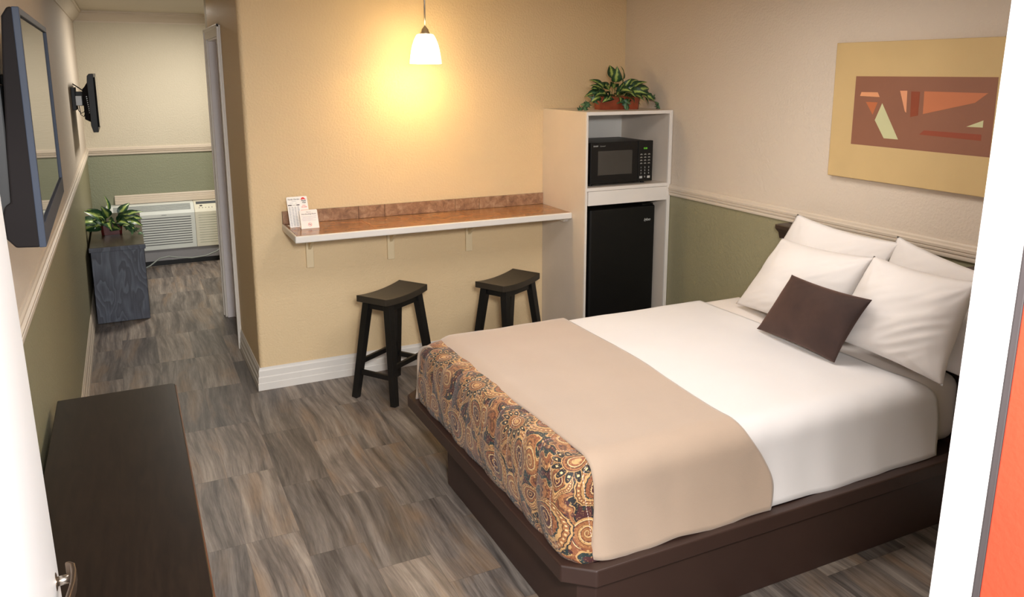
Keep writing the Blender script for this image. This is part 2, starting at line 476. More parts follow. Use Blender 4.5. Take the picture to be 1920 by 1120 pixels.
def mk_paisley():
    m, nt, p = new_mat('paisley_quilt_print')
    uv0 = coords(nt, 'UV')
    # gentle domain warp
    wn = nt.nodes.new('ShaderNodeTexNoise'); wn.inputs['Scale'].default_value = 6; wn.inputs['Detail'].default_value = 1
    nt.links.new(uv0, wn.inputs['Vector'])
    vm = nt.nodes.new('ShaderNodeVectorMath'); vm.operation = 'MULTIPLY_ADD'; vm.inputs[1].default_value = (.035, .035, 0); 
    nt.links.new(wn.outputs['Color'], vm.inputs[0]); nt.links.new(uv0, vm.inputs[2])
    sp = nt.nodes.new('ShaderNodeSeparateXYZ'); nt.links.new(vm.outputs[0], sp.inputs[0])
    U = E_(sp.outputs[0]); V = E_(sp.outputs[1])
    GOLD = srgb(196, 152, 98); TAN = srgb(158, 104, 64); RUST = srgb(140, 84, 52); DK = srgb(30, 34, 36); MAR = srgb(74, 36, 38); CR = srgb(226, 192, 140); TEAL = srgb(30, 50, 50); BRN = srgb(104, 64, 42)
    # ground: flowing ribbons
    q_ = nz(nt, vm.outputs[0], 7, 2, .4)
    band = F('FRACT', (E_(q_) * 4.0 + U * 2.2 - V * 3.0))
    c = ramp(nt, band, [(0, TAN), (.14, BRN), (.20, GOLD), (.24, DK), (.38, MAR), (.58, TEAL), (.72, GOLD), (.76, RUST), (.90, BRN)], 'CONSTANT')
    # small leaf sprigs
    vo = nt.nodes.new('ShaderNodeTexVoronoi'); vo.inputs['Scale'].default_value = 46; vo.inputs['Randomness'].default_value = .9
    nt.links.new(vm.outputs[0], vo.inputs['Vector'])
    d = E_(vo.outputs['Distance'])
    rc = nt.nodes.new('ShaderNodeSeparateXYZ'); nt.links.new(vo.outputs['Color'], rc.inputs[0])
    pick = E_(rc.outputs[0])
    c = mixc(nt, F('MULTIPLY', d < .30, pick > .45), c, GOLD)
    c = mixc(nt, F('MULTIPLY', d < .16, pick > .45), c, RUST)
    c = mixc(nt, F('MULTIPLY', F('MULTIPLY', d < .34, pick < .25), 1.0), c, MAR)

    U = U * .96; V = V * .96
    PX, PY = .38, .30

    def local(u0, v0, ang, sc):
        # tile repeat with half shift by row
        rowi = F('FLOOR', (V - v0) / PY + .5)
        uu = U - u0 + rowi * (PX * .5)
        uu = uu - F('ROUND', uu / PX) * PX
        vv = (V - v0) - rowi * PY
        a = (uu * cos(ang) + vv * sin(ang)) / sc; b = (vv * cos(ang) - uu * sin(ang)) / sc
        return a, b

    def teardrop(c, u0, v0, ang, sc, flip=1):
        a, b = local(u0, v0, ang, sc)
        bend = a + flip * F('MULTIPLY', F('MAXIMUM', b, 0.0), F('MAXIMUM', b, 0.0)) * .55
        w = F('MAXIMUM', 1.0 - F('MAXIMUM', b, -1.0) * .42, .12)
        aa = bend / w; bb = b * .72 - .05
        r = F('SQRT', aa * aa + bb * bb)
        th = F('ARCTAN2', bb, aa)
        scal = F('ABSOLUTE', F('SINE', th * 11.0))
        rr = r + scal * .03
        col = ramp(nt, rr * .75, [(0, MAR), (.10, GOLD), (.14, MAR), (.26, CR), (.29, BRN), (.34, RUST), (.44, TEAL), (.48, GOLD), (.56, BRN), (.585, TAN), (.68, DK), (.70, GOLD), (.74, DK)], 'CONSTANT')
        # beads
        bead = F('MULTIPLY', F('MULTIPLY', r > .80, r < .86), F('SINE', th * 34.0) > .2)
        col = mixc(nt, bead, col, CR)
        return mixc(nt, rr < 1.02, c, col)

    def spiral(c, u0, v0, ang, sc):
        a, b = local(u0, v0, ang, sc)
        r = F('SQRT', a * a + b * b); th = F('ARCTAN2', b, a)
        s = F('FRACT', F('SQRT', r) * 3.4 - th / (2 * pi))
        col = ramp(nt, s, [(0, GOLD), (.22, BRN), (.30, TAN), (.62, RUST), (.80, MAR), (.88, CR)], 'CONSTANT')
        return mixc(nt, (r + F('SINE', th * 3.0) * .08) < 1.0, c, col)

    def eye(c, u0, v0, ang, sc):
        a, b = local(u0, v0, ang, sc)
        bb = b * 1.5
        r = F('SQRT', a * a + bb * bb); th = F('ARCTAN2', bb, a)
        pet = F('ABSOLUTE', F('SINE', th * 7.0))
        petals = F('MULTIPLY', F('MULTIPLY', r > .55, r < (pet * .55 + .62)), pet > .25)
        rim = F('MULTIPLY', F('MULTIPLY', r > .5, r < (pet * .62 + .66)), pet > .12)
        c = mixc(nt, rim, c, GOLD)
        c = mixc(nt, petals, c, DK)
        dot = F('MULTIPLY', F('MULTIPLY', r > .78, r < .90), pet > .90)
        c = mixc(nt, dot, c, CR)
        core = ramp(nt, r, [(0, GOLD), (.18, RUST), (.30, CR), (.34, BRN), (.44, TAN), (.52, MAR), (.56, GOLD)], 'CONSTANT')
        return mixc(nt, r < .60, c, core)

    c = spiral(c, .30, .10, .3, .050)
    c = spiral(c, .03, .25, 1.9, .042)
    c = teardrop(c, .16, .12, .9, .075)
    c = teardrop(c, .34, .235, -2.2, .060, -1)
    c = teardrop(c, .21, .255, 2.4, .040)
    c = teardrop(c, .045, .145, -.6, .040, -1)
    c = eye(c, .07, .02, .35, .078)
    # fine outlines / threads
    fine = nz(nt, vm.outputs[0], 150, 2)
    c = mixc(nt, F('MULTIPLY', E_(fine) > .60, .5), c, GOLD)
    c = mixc(nt, F('MULTIPLY', E_(fine) < .38, .6), c, MAR)
    # quilting stitches
    n2 = nz(nt, uv0, 3, 1)
    st = F('FRACT', (E_(sp.outputs[0]) + E_(n2) * .12) * 9.0)
    thread = F('MULTIPLY', st < .022, F('FRACT', V * 110.0) > .35)
    c = mixc(nt, thread * .8, c, srgb(225, 205, 190))
    nt.links.new(c, p.inputs['Base Color'])
    p.inputs['Roughness'].default_value = .6; p.inputs['Sheen Weight'].default_value = .15
    hgt = F('ABSOLUTE', st - .0)
    bump(nt, p, F('SINE', F('MULTIPLY', hgt, pi)), .5, .008)
    return m
m_paisley = mk_paisley()

# ------------------------------------------------------------------ the room shell
W, L, D, H = 2.403, .888, 3.65, 2.29
YF = -3.90           # inner face of the entrance wall
DX0, DX1 = -.70, .312  # entrance opening

bm = B(); box(bm, -L - .12, W + .12, YF - .13, D + .12, -.06, 0); struct(obj('floor', bm, m_floor))
bm = B(); box(bm, -L - .12, W + .12, YF - .13, D + .12, H, H + .08); struct(obj('ceiling', bm, m_ceil))
bm = B(); box(bm, -L - .12, -L, YF, D, 0, H); struct(obj('wall_left', bm, m_two))
bm = B(); box(bm, W, W + .12, YF, D, 0, H); struct(obj('wall_right', bm, m_two))
bm = B(); box(bm, -L - .12, W + .12, D, D + .12, 0, H); struct(obj('wall_far', bm, m_hall))
# back wall of the bedroom with a rounded drywall corner turning into the passage
R = .022
foot = [(W, 0)] + [(R - R * sin(a), R - R * cos(a)) for a in [k * pi / 16 for k in range(9)]] + [(0, .842), (.115, .842), (.115, .115), (W, .115)]
bm = B(); prism(bm, foot, lambda a, b: (a, b, 0), lambda a, b: (a, b, H))
struct(obj('wall_back', bm, m_tan))
bm = B(); box(bm, 0, .115, .842, 1.53, 1.99, H); struct(obj('wall_over_passage_door', bm, m_tan))
bm = B(); box(bm, 0, W, 1.53, 1.66, 0, H); struct(obj('wall_divider', bm, m_hall))
# entrance wall: pieces around the door opening
bm = B()
box(bm, -L - .12, DX0 - .04, YF - .13, YF, 0, H); box(bm, DX1 + .05, W + .12, YF - .13, YF, 0, H); box(bm, DX0 - .04, DX1 + .05, YF - .13, YF, 2.07, H)
struct(obj('wall_front', bm, m_two))
# orange outer skin of the entrance wall
bm = B()
box(bm, -2.2, DX0 - .04, YF - .16, YF - .131, -.05, 2.8); box(bm, DX1 + .05, 3.2, YF - .16, YF - .131, -.05, 2.8); box(bm, DX0 - .04, DX1 + .05, YF - .16, YF - .131, 2.07, 2.8)
struct(obj('wall_exterior', bm, m_orange))
bm = B(); box(bm, -4, 5, -9, YF - .16, -.10, -.02)  # unseen outdoor ground slab, added to bounce light
struct(obj('floor_bounce_ground', bm, simple('bounce_ground_concrete', srgb(170, 165, 158), .85, var=.08, bscale=40, bstr=.2)))


# trims -------------------------------------------------------------
BASE_P = [(0, 0), (.017, 0), (.017, .040), (.014, .044), (.014, .074), (.010, .080), (.010, .112), (.006, .120), (.004, .131), (0, .131)]
RAIL_P = [(0, 1.031), (.012, 1.031), (.014, 1.038), (.014, 1.046), (.009, 1.049), (.016, 1.052), (.018, 1.060), (.012, 1.064), (.018, 1.067), (.020, 1.078), (.013, 1.083), (.013, 1.092), (.008, 1.098), (0, 1.098)]
CROWN_P = [(0, 2.195), (.008, 2.195), (.010, 2.207), (.020, 2.214), (.040, 2.236), (.058, 2.262), (.060, 2.272), (.072, 2.276), (.072, H), (0, H)]


def trim(name, prof, a, b, n, m, mitre0=0, mitre1=0):
    """moulding from a to b (2D), n is the inward normal"""
    a = Vector(a); b = Vector(b); n = Vector(n).normalized(); t = (b - a).normalized()
    bm = B()
    prism(bm, prof, lambda d, z: (*(a + n * d + t * (d * mitre0)), z), lambda d, z: (*(b + n * d - t * (d * mitre1)), z))
    return struct(obj(name, bm, m))


trim('baseboard_back', BASE_P, (0, 0), (1.797, 0), (0, -1), m_trim, -1, 0)
trim('baseboard_passage', BASE_P, (0, 0), (0, .782), (-1, 0), m_trim, -1, 0)
trim('baseboard_left', BASE_P, (-L, YF), (-L, D), (1, 0), m_rail, 0, 0)
trim('baseboard_right', BASE_P, (W, YF), (W, -.536), (-1, 0), m_trim)
trim('trim_1', RAIL_P, (W, YF), (W, -.537), (-1, 0), m_rail)
trim('trim_2', RAIL_P, (-L, YF), (-L, D), (1, 0), m_rail, 0, 1)
trim('trim_3', RAIL_P, (-L, D), (W, D), (0, -1), m_rail, 1, 0)
trim('trim_4', CROWN_P, (-L, YF), (-L, D), (1, 0), m_rail, 0, 1)
trim('trim_5', CROWN_P, (-L, D), (W, D), (0, -1), m_rail, 1, 0)
# base moulding board of the far wall, above the air conditioner
AC_P = [(0, .575), (.030, .575), (.030, .612), (.024, .616), (.024, .628), (.018, .632), (.018, .646), (.010, .655), (0, .655)]
trim('trim_6', AC_P, (-.70, D), (1.0, D), (0, -1), m_rail)

# passage door frame (no leaf in view)
m_jamb = simple('pale_lilac_white_jamb', srgb(240, 233, 234), .4, var=.02)
bm = B()
box(bm, -.004, .119, .836, .856, 0, 1.995); box(bm, -.004, .119, 1.516, 1.536, 0, 1.995); box(bm, -.004, .119, .836, 1.536, 1.975, 1.995)
box(bm, .045, .085, 1.504, 1.518, 0, 1.975)
box(bm, .045, .085, .856, 1.516, 1.962, 1.975)
struct(obj('door_2', bm, m_jamb, bevel=.002))
bm = B()
for (y0, y1, z0, z1) in ((.770, .838, 0, 2.05), (1.534, 1.602, 0, 2.05), (.838, 1.534, 1.985, 2.05)):
    box(bm, -.018, 0, y0, y1, z0, z1); 
for (y0, y1, z0, z1) in ((.766, .786, 0, 2.056), (1.586, 1.606, 0, 2.056), (.766, 1.606, 2.036, 2.056)):
    box(bm, -.024, -.010, y0, y1, z0, z1)
struct(obj('trim_7', bm, m_trim, bevel=.003))

# entrance frame
def lean(bm):   # shears the frame's right side to make up for lens distortion
    for v in bm.verts:
        if v.co.x > 0: v.co.x += .037 * (v.co.z - 1.40)
    return bm
bm = B()
box(bm, DX1, DX1 + .06, YF - .046, YF + .0, -.02, 2.07); box(bm, DX0 - .04, DX0, YF - .046, YF + .0, -.02, 2.07)
box(bm, DX0, DX1, YF - .046, YF + .0, 2.03, 2.07)
box(bm, DX1 + .004, DX1 + .06, YF + .0, YF + .010, -.0, 2.09)
lean(bm)
struct(obj('door_frame', bm, m_doorw, bevel=.002))
bm = B()
box(bm, DX1 - .001, DX1 + .05, YF - .058, YF - .046, -.02, 2.03); box(bm, DX0 - .04, DX0 + .004, YF - .058, YF - .046, -.02, 2.03)
lean(bm)
struct(obj('trim_8', bm, m_gasket, bevel=.003))
bm = B()
box(bm, DX1 - .004, DX1 + .05, YF - .175, YF - .058, -.02, 2.05); box(bm, DX0 - .04, DX0 + .008, YF - .175, YF - .058, -.02, 2.05)
box(bm, DX0, DX1, YF - .175, YF - .058, 2.03, 2.09)
lean(bm)
struct(obj('trim_9', bm, m_orange, bevel=.002))

# entrance door leaf, swung inward
hinge = Vector((-.700, YF + .02)); free = Vector((-.747, -3.005))
ang = atan2(free.y - hinge.y, free.x - hinge.x)
ln = (free - hinge).length
dl = empty('door_1', (hinge.x, hinge.y, 0), ang); struct(dl, 'white painted entrance door standing open at the left')
bm = B(); box(bm, 0, ln, 0, .044, .012, 2.02)
for v in bm.verts: v.co.y += .022 * (v.co.z - 1.0)   # leaf sheared with height to line up its edge in the image
obj('door_panel', bm, m_doorw, dl, bevel=.002)
# lever handle on the room-facing (right) side
hd = obj('door_handle', (lambda b_: (lathe(b_, [(.0, 0), (.015, 0), (.015, .002), (.012, .003), (.0, .003)], 0, 0, 28), b_)[1])(B()), m_bronze, dl, smooth=False)
hd.matrix_local = Matrix.Translation((ln - .070, 0, .940)) @ Matrix.Rotation(radians(90), 4, 'X')
hd['label'] = 'satin bronze lever handle'
bm = B()
tube(bm, [(0, 0, .001), (0, 0, .022)], .008, 14)
obj('spindle', bm, m_steel, hd, smooth=True)
bm = B()
bl_c = [(.036, .018), (.026, .026), (.005, .028), (-.03, .026), (-.07, .019), (-.105, .010)]
rr_ = []
for x_, z_ in bl_c:
    rr_.append([bm.verts.new((x_, y_, z_ + dz_)) for y_, dz_ in ((-.012, -.004), (.012, -.004), (.012, .004), (-.012, .004))])
for a, b in zip(rr_, rr_[1:]):
    for k in range(4): bm.faces.new((a[k], a[(k + 1) % 4], b[(k + 1) % 4], b[k]))
bm.faces.new(rr_[0][::-1]); bm.faces.new(rr_[-1])
obj('lever', bm, m_bronze, hd, bevel=.003, seg=3)


# ------------------------------------------------------------------ bed
bed = empty('platform_bed', (1.43, -1.85, 0))
tag(bed, 'dark brown painted platform bed with raised rim and headboard against the olive wall', 'bed')
def P_(o):  # keep world placement under an empty that is only translated
    o.matrix_parent_inverse = Matrix.Translation(-Vector(o.parent.location)); return o
X0, X1, Y0, Y1, ZT = .500, 2.36, -2.655, -1.045, .300
rim_out = [(X0, Y0 + .075), (X0 + .085, Y0), (X1, Y0), (X1, Y1), (X0 + .085, Y1), (X0, Y1 - .075)]
ins = .045
rim_in = [(X0 + ins, Y0 + .095), (X0 + .105, Y0 + ins), (X1 - .01, Y0 + ins), (X1 - .01, Y1 - ins), (X0 + .105, Y1 - ins), (X0 + ins, Y1 - .095)]
bm = B()
for zlo, zhi in ((.243, ZT),):
    vo_ = [[bm.verts.new((x, y, z)) for x, y in rim_out] for z in (zlo, zhi)]
    vi_ = [[bm.verts.new((x, y, z)) for x, y in rim_in] for z in (zlo, zhi)]
    for k in range(6):
        k2 = (k + 1) % 6
        bm.faces.new((vo_[0][k], vo_[0][k2], vo_[1][k2], vo_[1][k]))
        bm.faces.new((vi_[0][k2], vi_[0][k], vi_[1][k], vi_[1][k2]))
        bm.faces.new((vo_[1][k], vo_[1][k2], vi_[1][k2], vi_[1][k]))
        bm.faces.new((vo_[0][k2], vo_[0][k], vi_[0][k], vi_[0][k2]))
P_(obj('rim', bm, m_bedwood, bed, bevel=.010, seg=3))
bm = B(); prism(bm, rim_in, lambda a, b: (a, b, .25), lambda a, b: (a, b, .275)); P_(obj('deck', bm, m_bedwood, bed))
base = [(.565, Y0 + .085), (.605, Y0 + .035), (2.34, Y0 + .035), (2.34, -1.09), (1.0, -1.09), (.60, -1.43), (.565, -1.46)]
bm = B(); prism(bm, base, lambda a, b: (a, b, 0), lambda a, b: (a, b, .245)); P_(obj('plinth', bm, m_bedwood, bed, bevel=.004))
hb_ = B()
box(hb_, 2.370, 2.390, -2.66, -1.60, .10, .905)
for y0_, y1_, z0_ in ((-1.655, -1.562, .595), (-2.66, -2.567, .02)):
    pb = B(); box(pb, 2.335, 2.388, y0_, y1_, z0_, .980); P_(obj('post', pb, m_headwood, bed, bevel=.004))
P_(obj('headboard', hb_, m_headwood, bed, bevel=.004))
bm = B()
capp = [(2.300, 1.020), (2.40, 1.020), (2.40, .945), (2.332, .945), (2.324, .975), (2.308, .990), (2.300, 1.000)]
capp = [(a, b + .008) for a, b in capp]
for y0_, y1_ in ((-1.532, -1.685), (-2.54, -2.69)):
    bm = B(); prism(bm, capp, lambda a, b: (a, y0_, b), lambda a, b: (a, y1_, b))
    P_(obj('post_cap', bm, m_headwood, bed, bevel=.004))

# mattress
def rounded_block(x0, x1, y0, y1, z0, z1, rv, rp, nseg=6, crown=.0):
    """block rounded in plan (rp) and along its edges (rv)"""
    bm = B(); rings = []
    def plan(off):
        pts = []
        r_ = max(rp - off, .004); cc = off + r_
        for (cx_, cy_, a0) in ((x1 - cc, y1 - cc, 0), (x0 + cc, y1 - cc, 90), (x0 + cc, y0 + cc, 180), (x1 - cc, y0 + cc, 270)):
            for k in range(nseg + 1):
                a = radians(a0 + 90 * k / nseg); pts.append((cx_ + r_ * cos(a), cy_ + r_ * sin(a)))
        return pts
    prof = [(rv * (1 - sin(a)), z0 + rv * (1 - cos(a))) for a in [k * pi / 2 / nseg for k in range(nseg + 1)]]
    prof += [(rv * (1 - cos(a)), z1 - rv * (1 - sin(a))) for a in [k * pi / 2 / nseg for k in range(nseg + 1)]]
    for off, z in prof: rings.append([bm.verts.new((x, y, z)) for x, y in plan(off)])
    n = len(rings[0]); mx, my = (x0 + x1) / 2, (y0 + y1) / 2
    for sc_ in (.97, .6):
        rings.append([bm.verts.new((mx + (v.co.x - mx) * sc_, my + (v.co.y - my) * sc_, z1)) for v in rings[len(prof) - 1]])
    for a, b in zip(rings, rings[1:]):
        for k in range(n): bm.faces.new((a[k], a[(k + 1) % n], b[(k + 1) % n], b[k]))
    bm.faces.new(rings[0][::-1]); bm.faces.new(rings[-1])
    return bm
bm = rounded_block(.585, 2.366, -2.538, -1.235, .277, .586, .07, .02)
mt = obj('mattress', bm, m_fitted, smooth=True)
tag(mt, 'mattress in a pale fitted sheet lying on the brown platform bed', 'mattress')

YC = -1.888


def drape(s, t, hw, ztop, rc, zbot, flare=.025, amp=.004, seed=0, xf=.60, corner=.05):
    """point of a cloth laid over the bed; s = world x, t 0..1 from far hem over the top to near hem"""
    d = max(0.0, (xf + .07 - s)) / .07
    hw_ = hw - corner * (1 - sqrt(max(0, 1 - min(1, d) ** 2))) * .6
    zt = ztop - .022 * min(1, d) ** 2
    side = zt - rc - zbot; arc = rc * pi / 2; top = 2 * (hw_ - rc)
    tot = 2 * side + 2 * arc + top; q = t * tot; sg = 1
    if q > tot / 2: q = tot - q; sg = -1
    if q < side:
        z = zbot + q; k = 1 - q / side; y = hw_ + flare * k * k; ny, nz_ = 1, 0
    elif q < side + arc:
        a = (q - side) / rc; y = hw_ - rc + rc * cos(a); z = zt - rc + rc * sin(a); ny, nz_ = cos(a), sin(a)
    else:
        y = hw_ - rc - (q - side - arc); z = zt; ny, nz_ = 0, 1
    w = amp * fbm(s * 3.2 + seed, (t * tot) * 2.2, seed) 
    if nz_ < .7: w += amp * 1.2 * noise.noise(Vector((s * 9 + seed, t * 5, seed)))
    if ny > .5 and q < side: z = z
    return Vector((s, YC + sg * (y + ny * w), z + nz_ * w))


def interp(tab, v):
    if v <= tab[0][0]: return tab[0][1]
    for i, ((a, x), (b, y)) in enumerate(zip(tab, tab[1:])):
        if v <= b:
            k = (v - a) / (b - a); h = b - a
            pa, px_ = tab[max(i - 1, 0)]; na, nx_ = tab[min(i + 2, len(tab) - 1)]
            m0 = (y - px_) / (b - pa) * h; m1 = (nx_ - x) / (na - a) * h
            return (2 * k ** 3 - 3 * k * k + 1) * x + (k ** 3 - 2 * k * k + k) * m0 + (3 * k * k - 2 * k ** 3) * y + (k ** 3 - k * k) * m1
    return tab[-1][1]


# the white top sheet
bm = B()
def sheet_fn(u, v):
    e1 = interp([(0, 2.06), (.25, 2.06), (.45, 2.063), (.66, 2.088), (.82, 2.10), (.875, 2.185), (.91, 2.21), (.95, 2.205), (1, 2.16)], v)
    s = 1.02 + (e1 - 1.02) * u
    zb = .302 + .012 * noise.noise(Vector((s * 4, 3, v > .5)))
    return drape(s, v, .682, .598, .09, zb, .045, .0045, 3.1)
grid(bm, 70, 110, sheet_fn)
o = obj('top_sheet', bm, m_white_sheet, smooth=True); sm = o.modifiers.new('solid', 'SOLIDIFY'); sm.thickness = .004; sm.offset = -1
tag(o, 'smooth white top sheet covering the middle of the bed beside the pillows', 'sheet')

# beige blanket folded over the foot half
bm = B()
def blan_fn(u, v):
    e0 = interp([(0, .520), (.13, .520), (.20, .548), (.30, .582), (.43, .598), (.667, .619), (.844, .622), (.87, .620), (.925, .618), (.988, .598), (1, .590)], v)
    e1 = interp([(0, 1.27), (.17, 1.245), (.48, 1.25), (.735, 1.208), (.81, 1.205), (.864, 1.232), (.91, 1.290), (.954, 1.325), (.987, 1.312), (1, 1.295)], v)
    e1 += .004 * noise.noise(Vector((v * 9, 1, 1)))
    s = e0 + (e1 - e0) * u
    zb = .303 + .008 * noise.noise(Vector((s * 6, 8, v > .5)))
    return drape(s, v, .695, .612, .095, zb, .045, .004, 9.7)
grid(bm, 64, 130, blan_fn)
o = obj('blanket', bm, m_beige, smooth=True); sm = o.modifiers.new('solid', 'SOLIDIFY'); sm.thickness = .009; sm.offset = -1
tag(o, 'beige fleece blanket laid across the foot half of the bed', 'blanket')

# paisley quilt hanging over the foot end
bm = B()
QL = 1.55
def quilt_fn(u, v):
    # u along the foot (far corner -> near corner and a little up the near side), v from the top down
    arc = .07 * pi / 2; Ltot = .09 + arc + .235
    q = v * Ltot
    if q < .09: x = .665 - q; z = .594; nx, nz_ = 0, 1
    elif q < .09 + arc:
        a = (q - .09) / .07; x = .575 - .052 * sin(a); z = .594 - .07 * (1 - cos(a)); nx, nz_ = sin(a), cos(a)
    else:
        k = (q - .09 - arc) / .235; x = .523 - .020 * sin(k * pi * .9) + .012 * k; z = .524 - k * .222; nx, nz_ = 1, 0
        z += .004 * sin(u * 31)
    zc_ = .600 - .090
    hz = ((.683 - .090 + sqrt(max(0, .09 ** 2 - (z - zc_) ** 2))) if z > zc_ else .683 + .045 * ((zc_ - z) / (zc_ - .303)) ** 2) - .014
    r = .06; la = r * pi / 2; st = QL - 2 * la - .09; s = u * QL
    if s < la:
        a = (1 - s / la) * pi / 2; y = hz - r + r * sin(a); dx = r * (1 - cos(a)); fx, fy = cos(a), sin(a)
    elif s < la + st:
        y = (hz - r) - (s - la) / st * (2 * hz - 2 * r); dx = 0; fx, fy = 1, 0
    elif s < 2 * la + st:
        a = (s - la - st) / r; y = -(hz - r) - r * sin(a); dx = r * (1 - cos(a)); fx, fy = cos(a), -sin(a)
    else:
        y = -hz; dx = r + (s - 2 * la - st); fx, fy = 0, -1
    puck = (.006 + .007 * max(0, (u - .6) / .4)) * (abs(sin(u * 10 * pi + 1.6 * noise.noise(Vector((u * 4, v * 2, 0))))) ** .6 - .6)
    w = (puck * (.3 + .7 * (1 if nz_ < .5 else .3)) + .006 * fbm(u * 6, v * 3, 4)) * (fx * .85 + .15)
    return Vector((x + dx - nx * w * fx, YC + y + fy * min(w, .004) * nx, z + nz_ * w * .5))
grid(bm, 190, 46, quilt_fn, lambda u, v: (u * QL, (1 - v) * .43))
o = obj('paisley_quilt', bm, m_paisley, smooth=True); sm = o.modifiers.new('solid', 'SOLIDIFY'); sm.thickness = .006; sm.offset = 0
tag(o, 'brown and gold paisley quilt hanging over the foot of the bed', 'quilt')


# pillows -------------------------------------------------------------
def pillow(name, bl, br, tr, tl, thick, m, label, cat='pillow', seed=0, group=None, wr=.006, pinch=.06, ns=46, belly=.45, ear=0.0):
    bl, br, tr, tl = map(Vector, (bl, br, tr, tl))
    nrm = (br - bl).cross(tl - bl).normalized()
    if nrm.x > 0: nrm = -nrm      # front side looks toward the foot
    ctr = (bl + br + tr + tl) / 4
    def surf(u, v, sgn):
        a, b = 2 * u - 1, 2 * v - 1
        # edges bow inward between the corners
        aa = a * (1 - pinch * (1 - b * b)); bb = b * (1 - pinch * 1.2 * (1 - a * a))
        uu, vv = (aa + 1) / 2, (bb + 1) / 2
        p = (bl * (1 - uu) + br * uu) * (1 - vv) + (tl * (1 - uu) + tr * uu) * vv
        h = (max(0, (1 - abs(a) ** 2.7) * (1 - abs(b) ** 2.7))) ** (belly * 1.15)
        h *= .5 + .5 * (1 - (a * a + b * b) / 2.6)
        k = h * thick
        ed = 1 - min(1, h * 1.2)
        w = wr * fbm(a * 1.1 + seed * 3.1, b * 1.3 + seed, sgn * 2.0 + seed, 2) * h ** .5
        q1 = a * .8 + b * .55; q2 = b * .8 - a * .55
        w += wr * .45 * (1 - abs(noise.noise(Vector((q1 * 1.2 + seed, q2 * 5.5, seed)))) * 3) * h ** .5 * (.4 + .6 * abs(noise.noise(Vector((a + seed, b, 9)))) * 2)
        # gathers radiating from corners
        for ca, cb in ((-1, -1), (1, -1), (1, 1), (-1, 1)):
            da, db = a - ca, b - cb; r = sqrt(da * da + db * db) + .05
            w += wr * .7 * sin(atan2(db, da) * 13 + seed + 5 * r) * math.exp(-r * 2.4) * h ** .4
        return p + nrm * (sgn * k + w)
    bm = B()
    uv = bm.loops.layers.uv.verify()
    F_ = [[bm.verts.new(surf(i / ns, j / ns, 1)) for j in range(ns + 1)] for i in range(ns + 1)]
    K_ = [[F_[i][j] if i in (0, ns) or j in (0, ns) else bm.verts.new(surf(i / ns, j / ns, -.8)) for j in range(ns + 1)] for i in range(ns + 1)]
    for G in (F_, K_):
        for i in range(ns):
            for j in range(ns):
                bm.faces.new((G[i][j], G[i + 1][j], G[i + 1][j + 1], G[i][j + 1]))
    o = obj(name, bm, m, smooth=True)
    return tag(o, label, cat, group)


GP = 'white bed pillows'
pillow('bed_pillow', (2.262, -1.36, .60), (2.262, -2.06, .60), (2.290, -2.262, 1.072), (2.296, -1.680, 1.102), .050, m_pillow,
       'white pillow behind, with a pointed ear standing against the dark headboard', seed=1, group=GP)
pillow('bed_pillow', (2.262, -2.08, .60), (2.262, -2.72, .60), (2.290, -2.82, 1.010), (2.296, -2.240, 1.098), .050, m_pillow,
       'white pillow at the back right, leaning on the headboard nearest the doorway', seed=2, group=GP)
pillow('bed_pillow', (2.165, -1.43, .605), (2.120, -2.10, .612), (2.180, -2.23, 1.015), (2.215, -1.67, .990), .088, m_pillow,
       'white pillow at the front left, just behind the brown cushion', seed=3, group=GP, wr=.010)
pillow('bed_pillow', (2.085, -2.10, .650), (2.075, -2.665, .625), (2.140, -2.72, 1.030), (2.110, -2.285, 1.040), .098, m_pillow,
       'large rumpled white pillow at the front right of the bed, partly behind the brown cushion', seed=4, group=GP, wr=.012)
pillow('throw_cushion', (1.968, -1.80, .608), (1.935, -2.285, .612), (1.970, -2.410, .905), (2.020, -1.940, .892), .058, m_velvet,
       'small dark brown velvet cushion leaning on the white pillows', 'cushion', seed=5, wr=.002, pinch=.055, belly=.42)


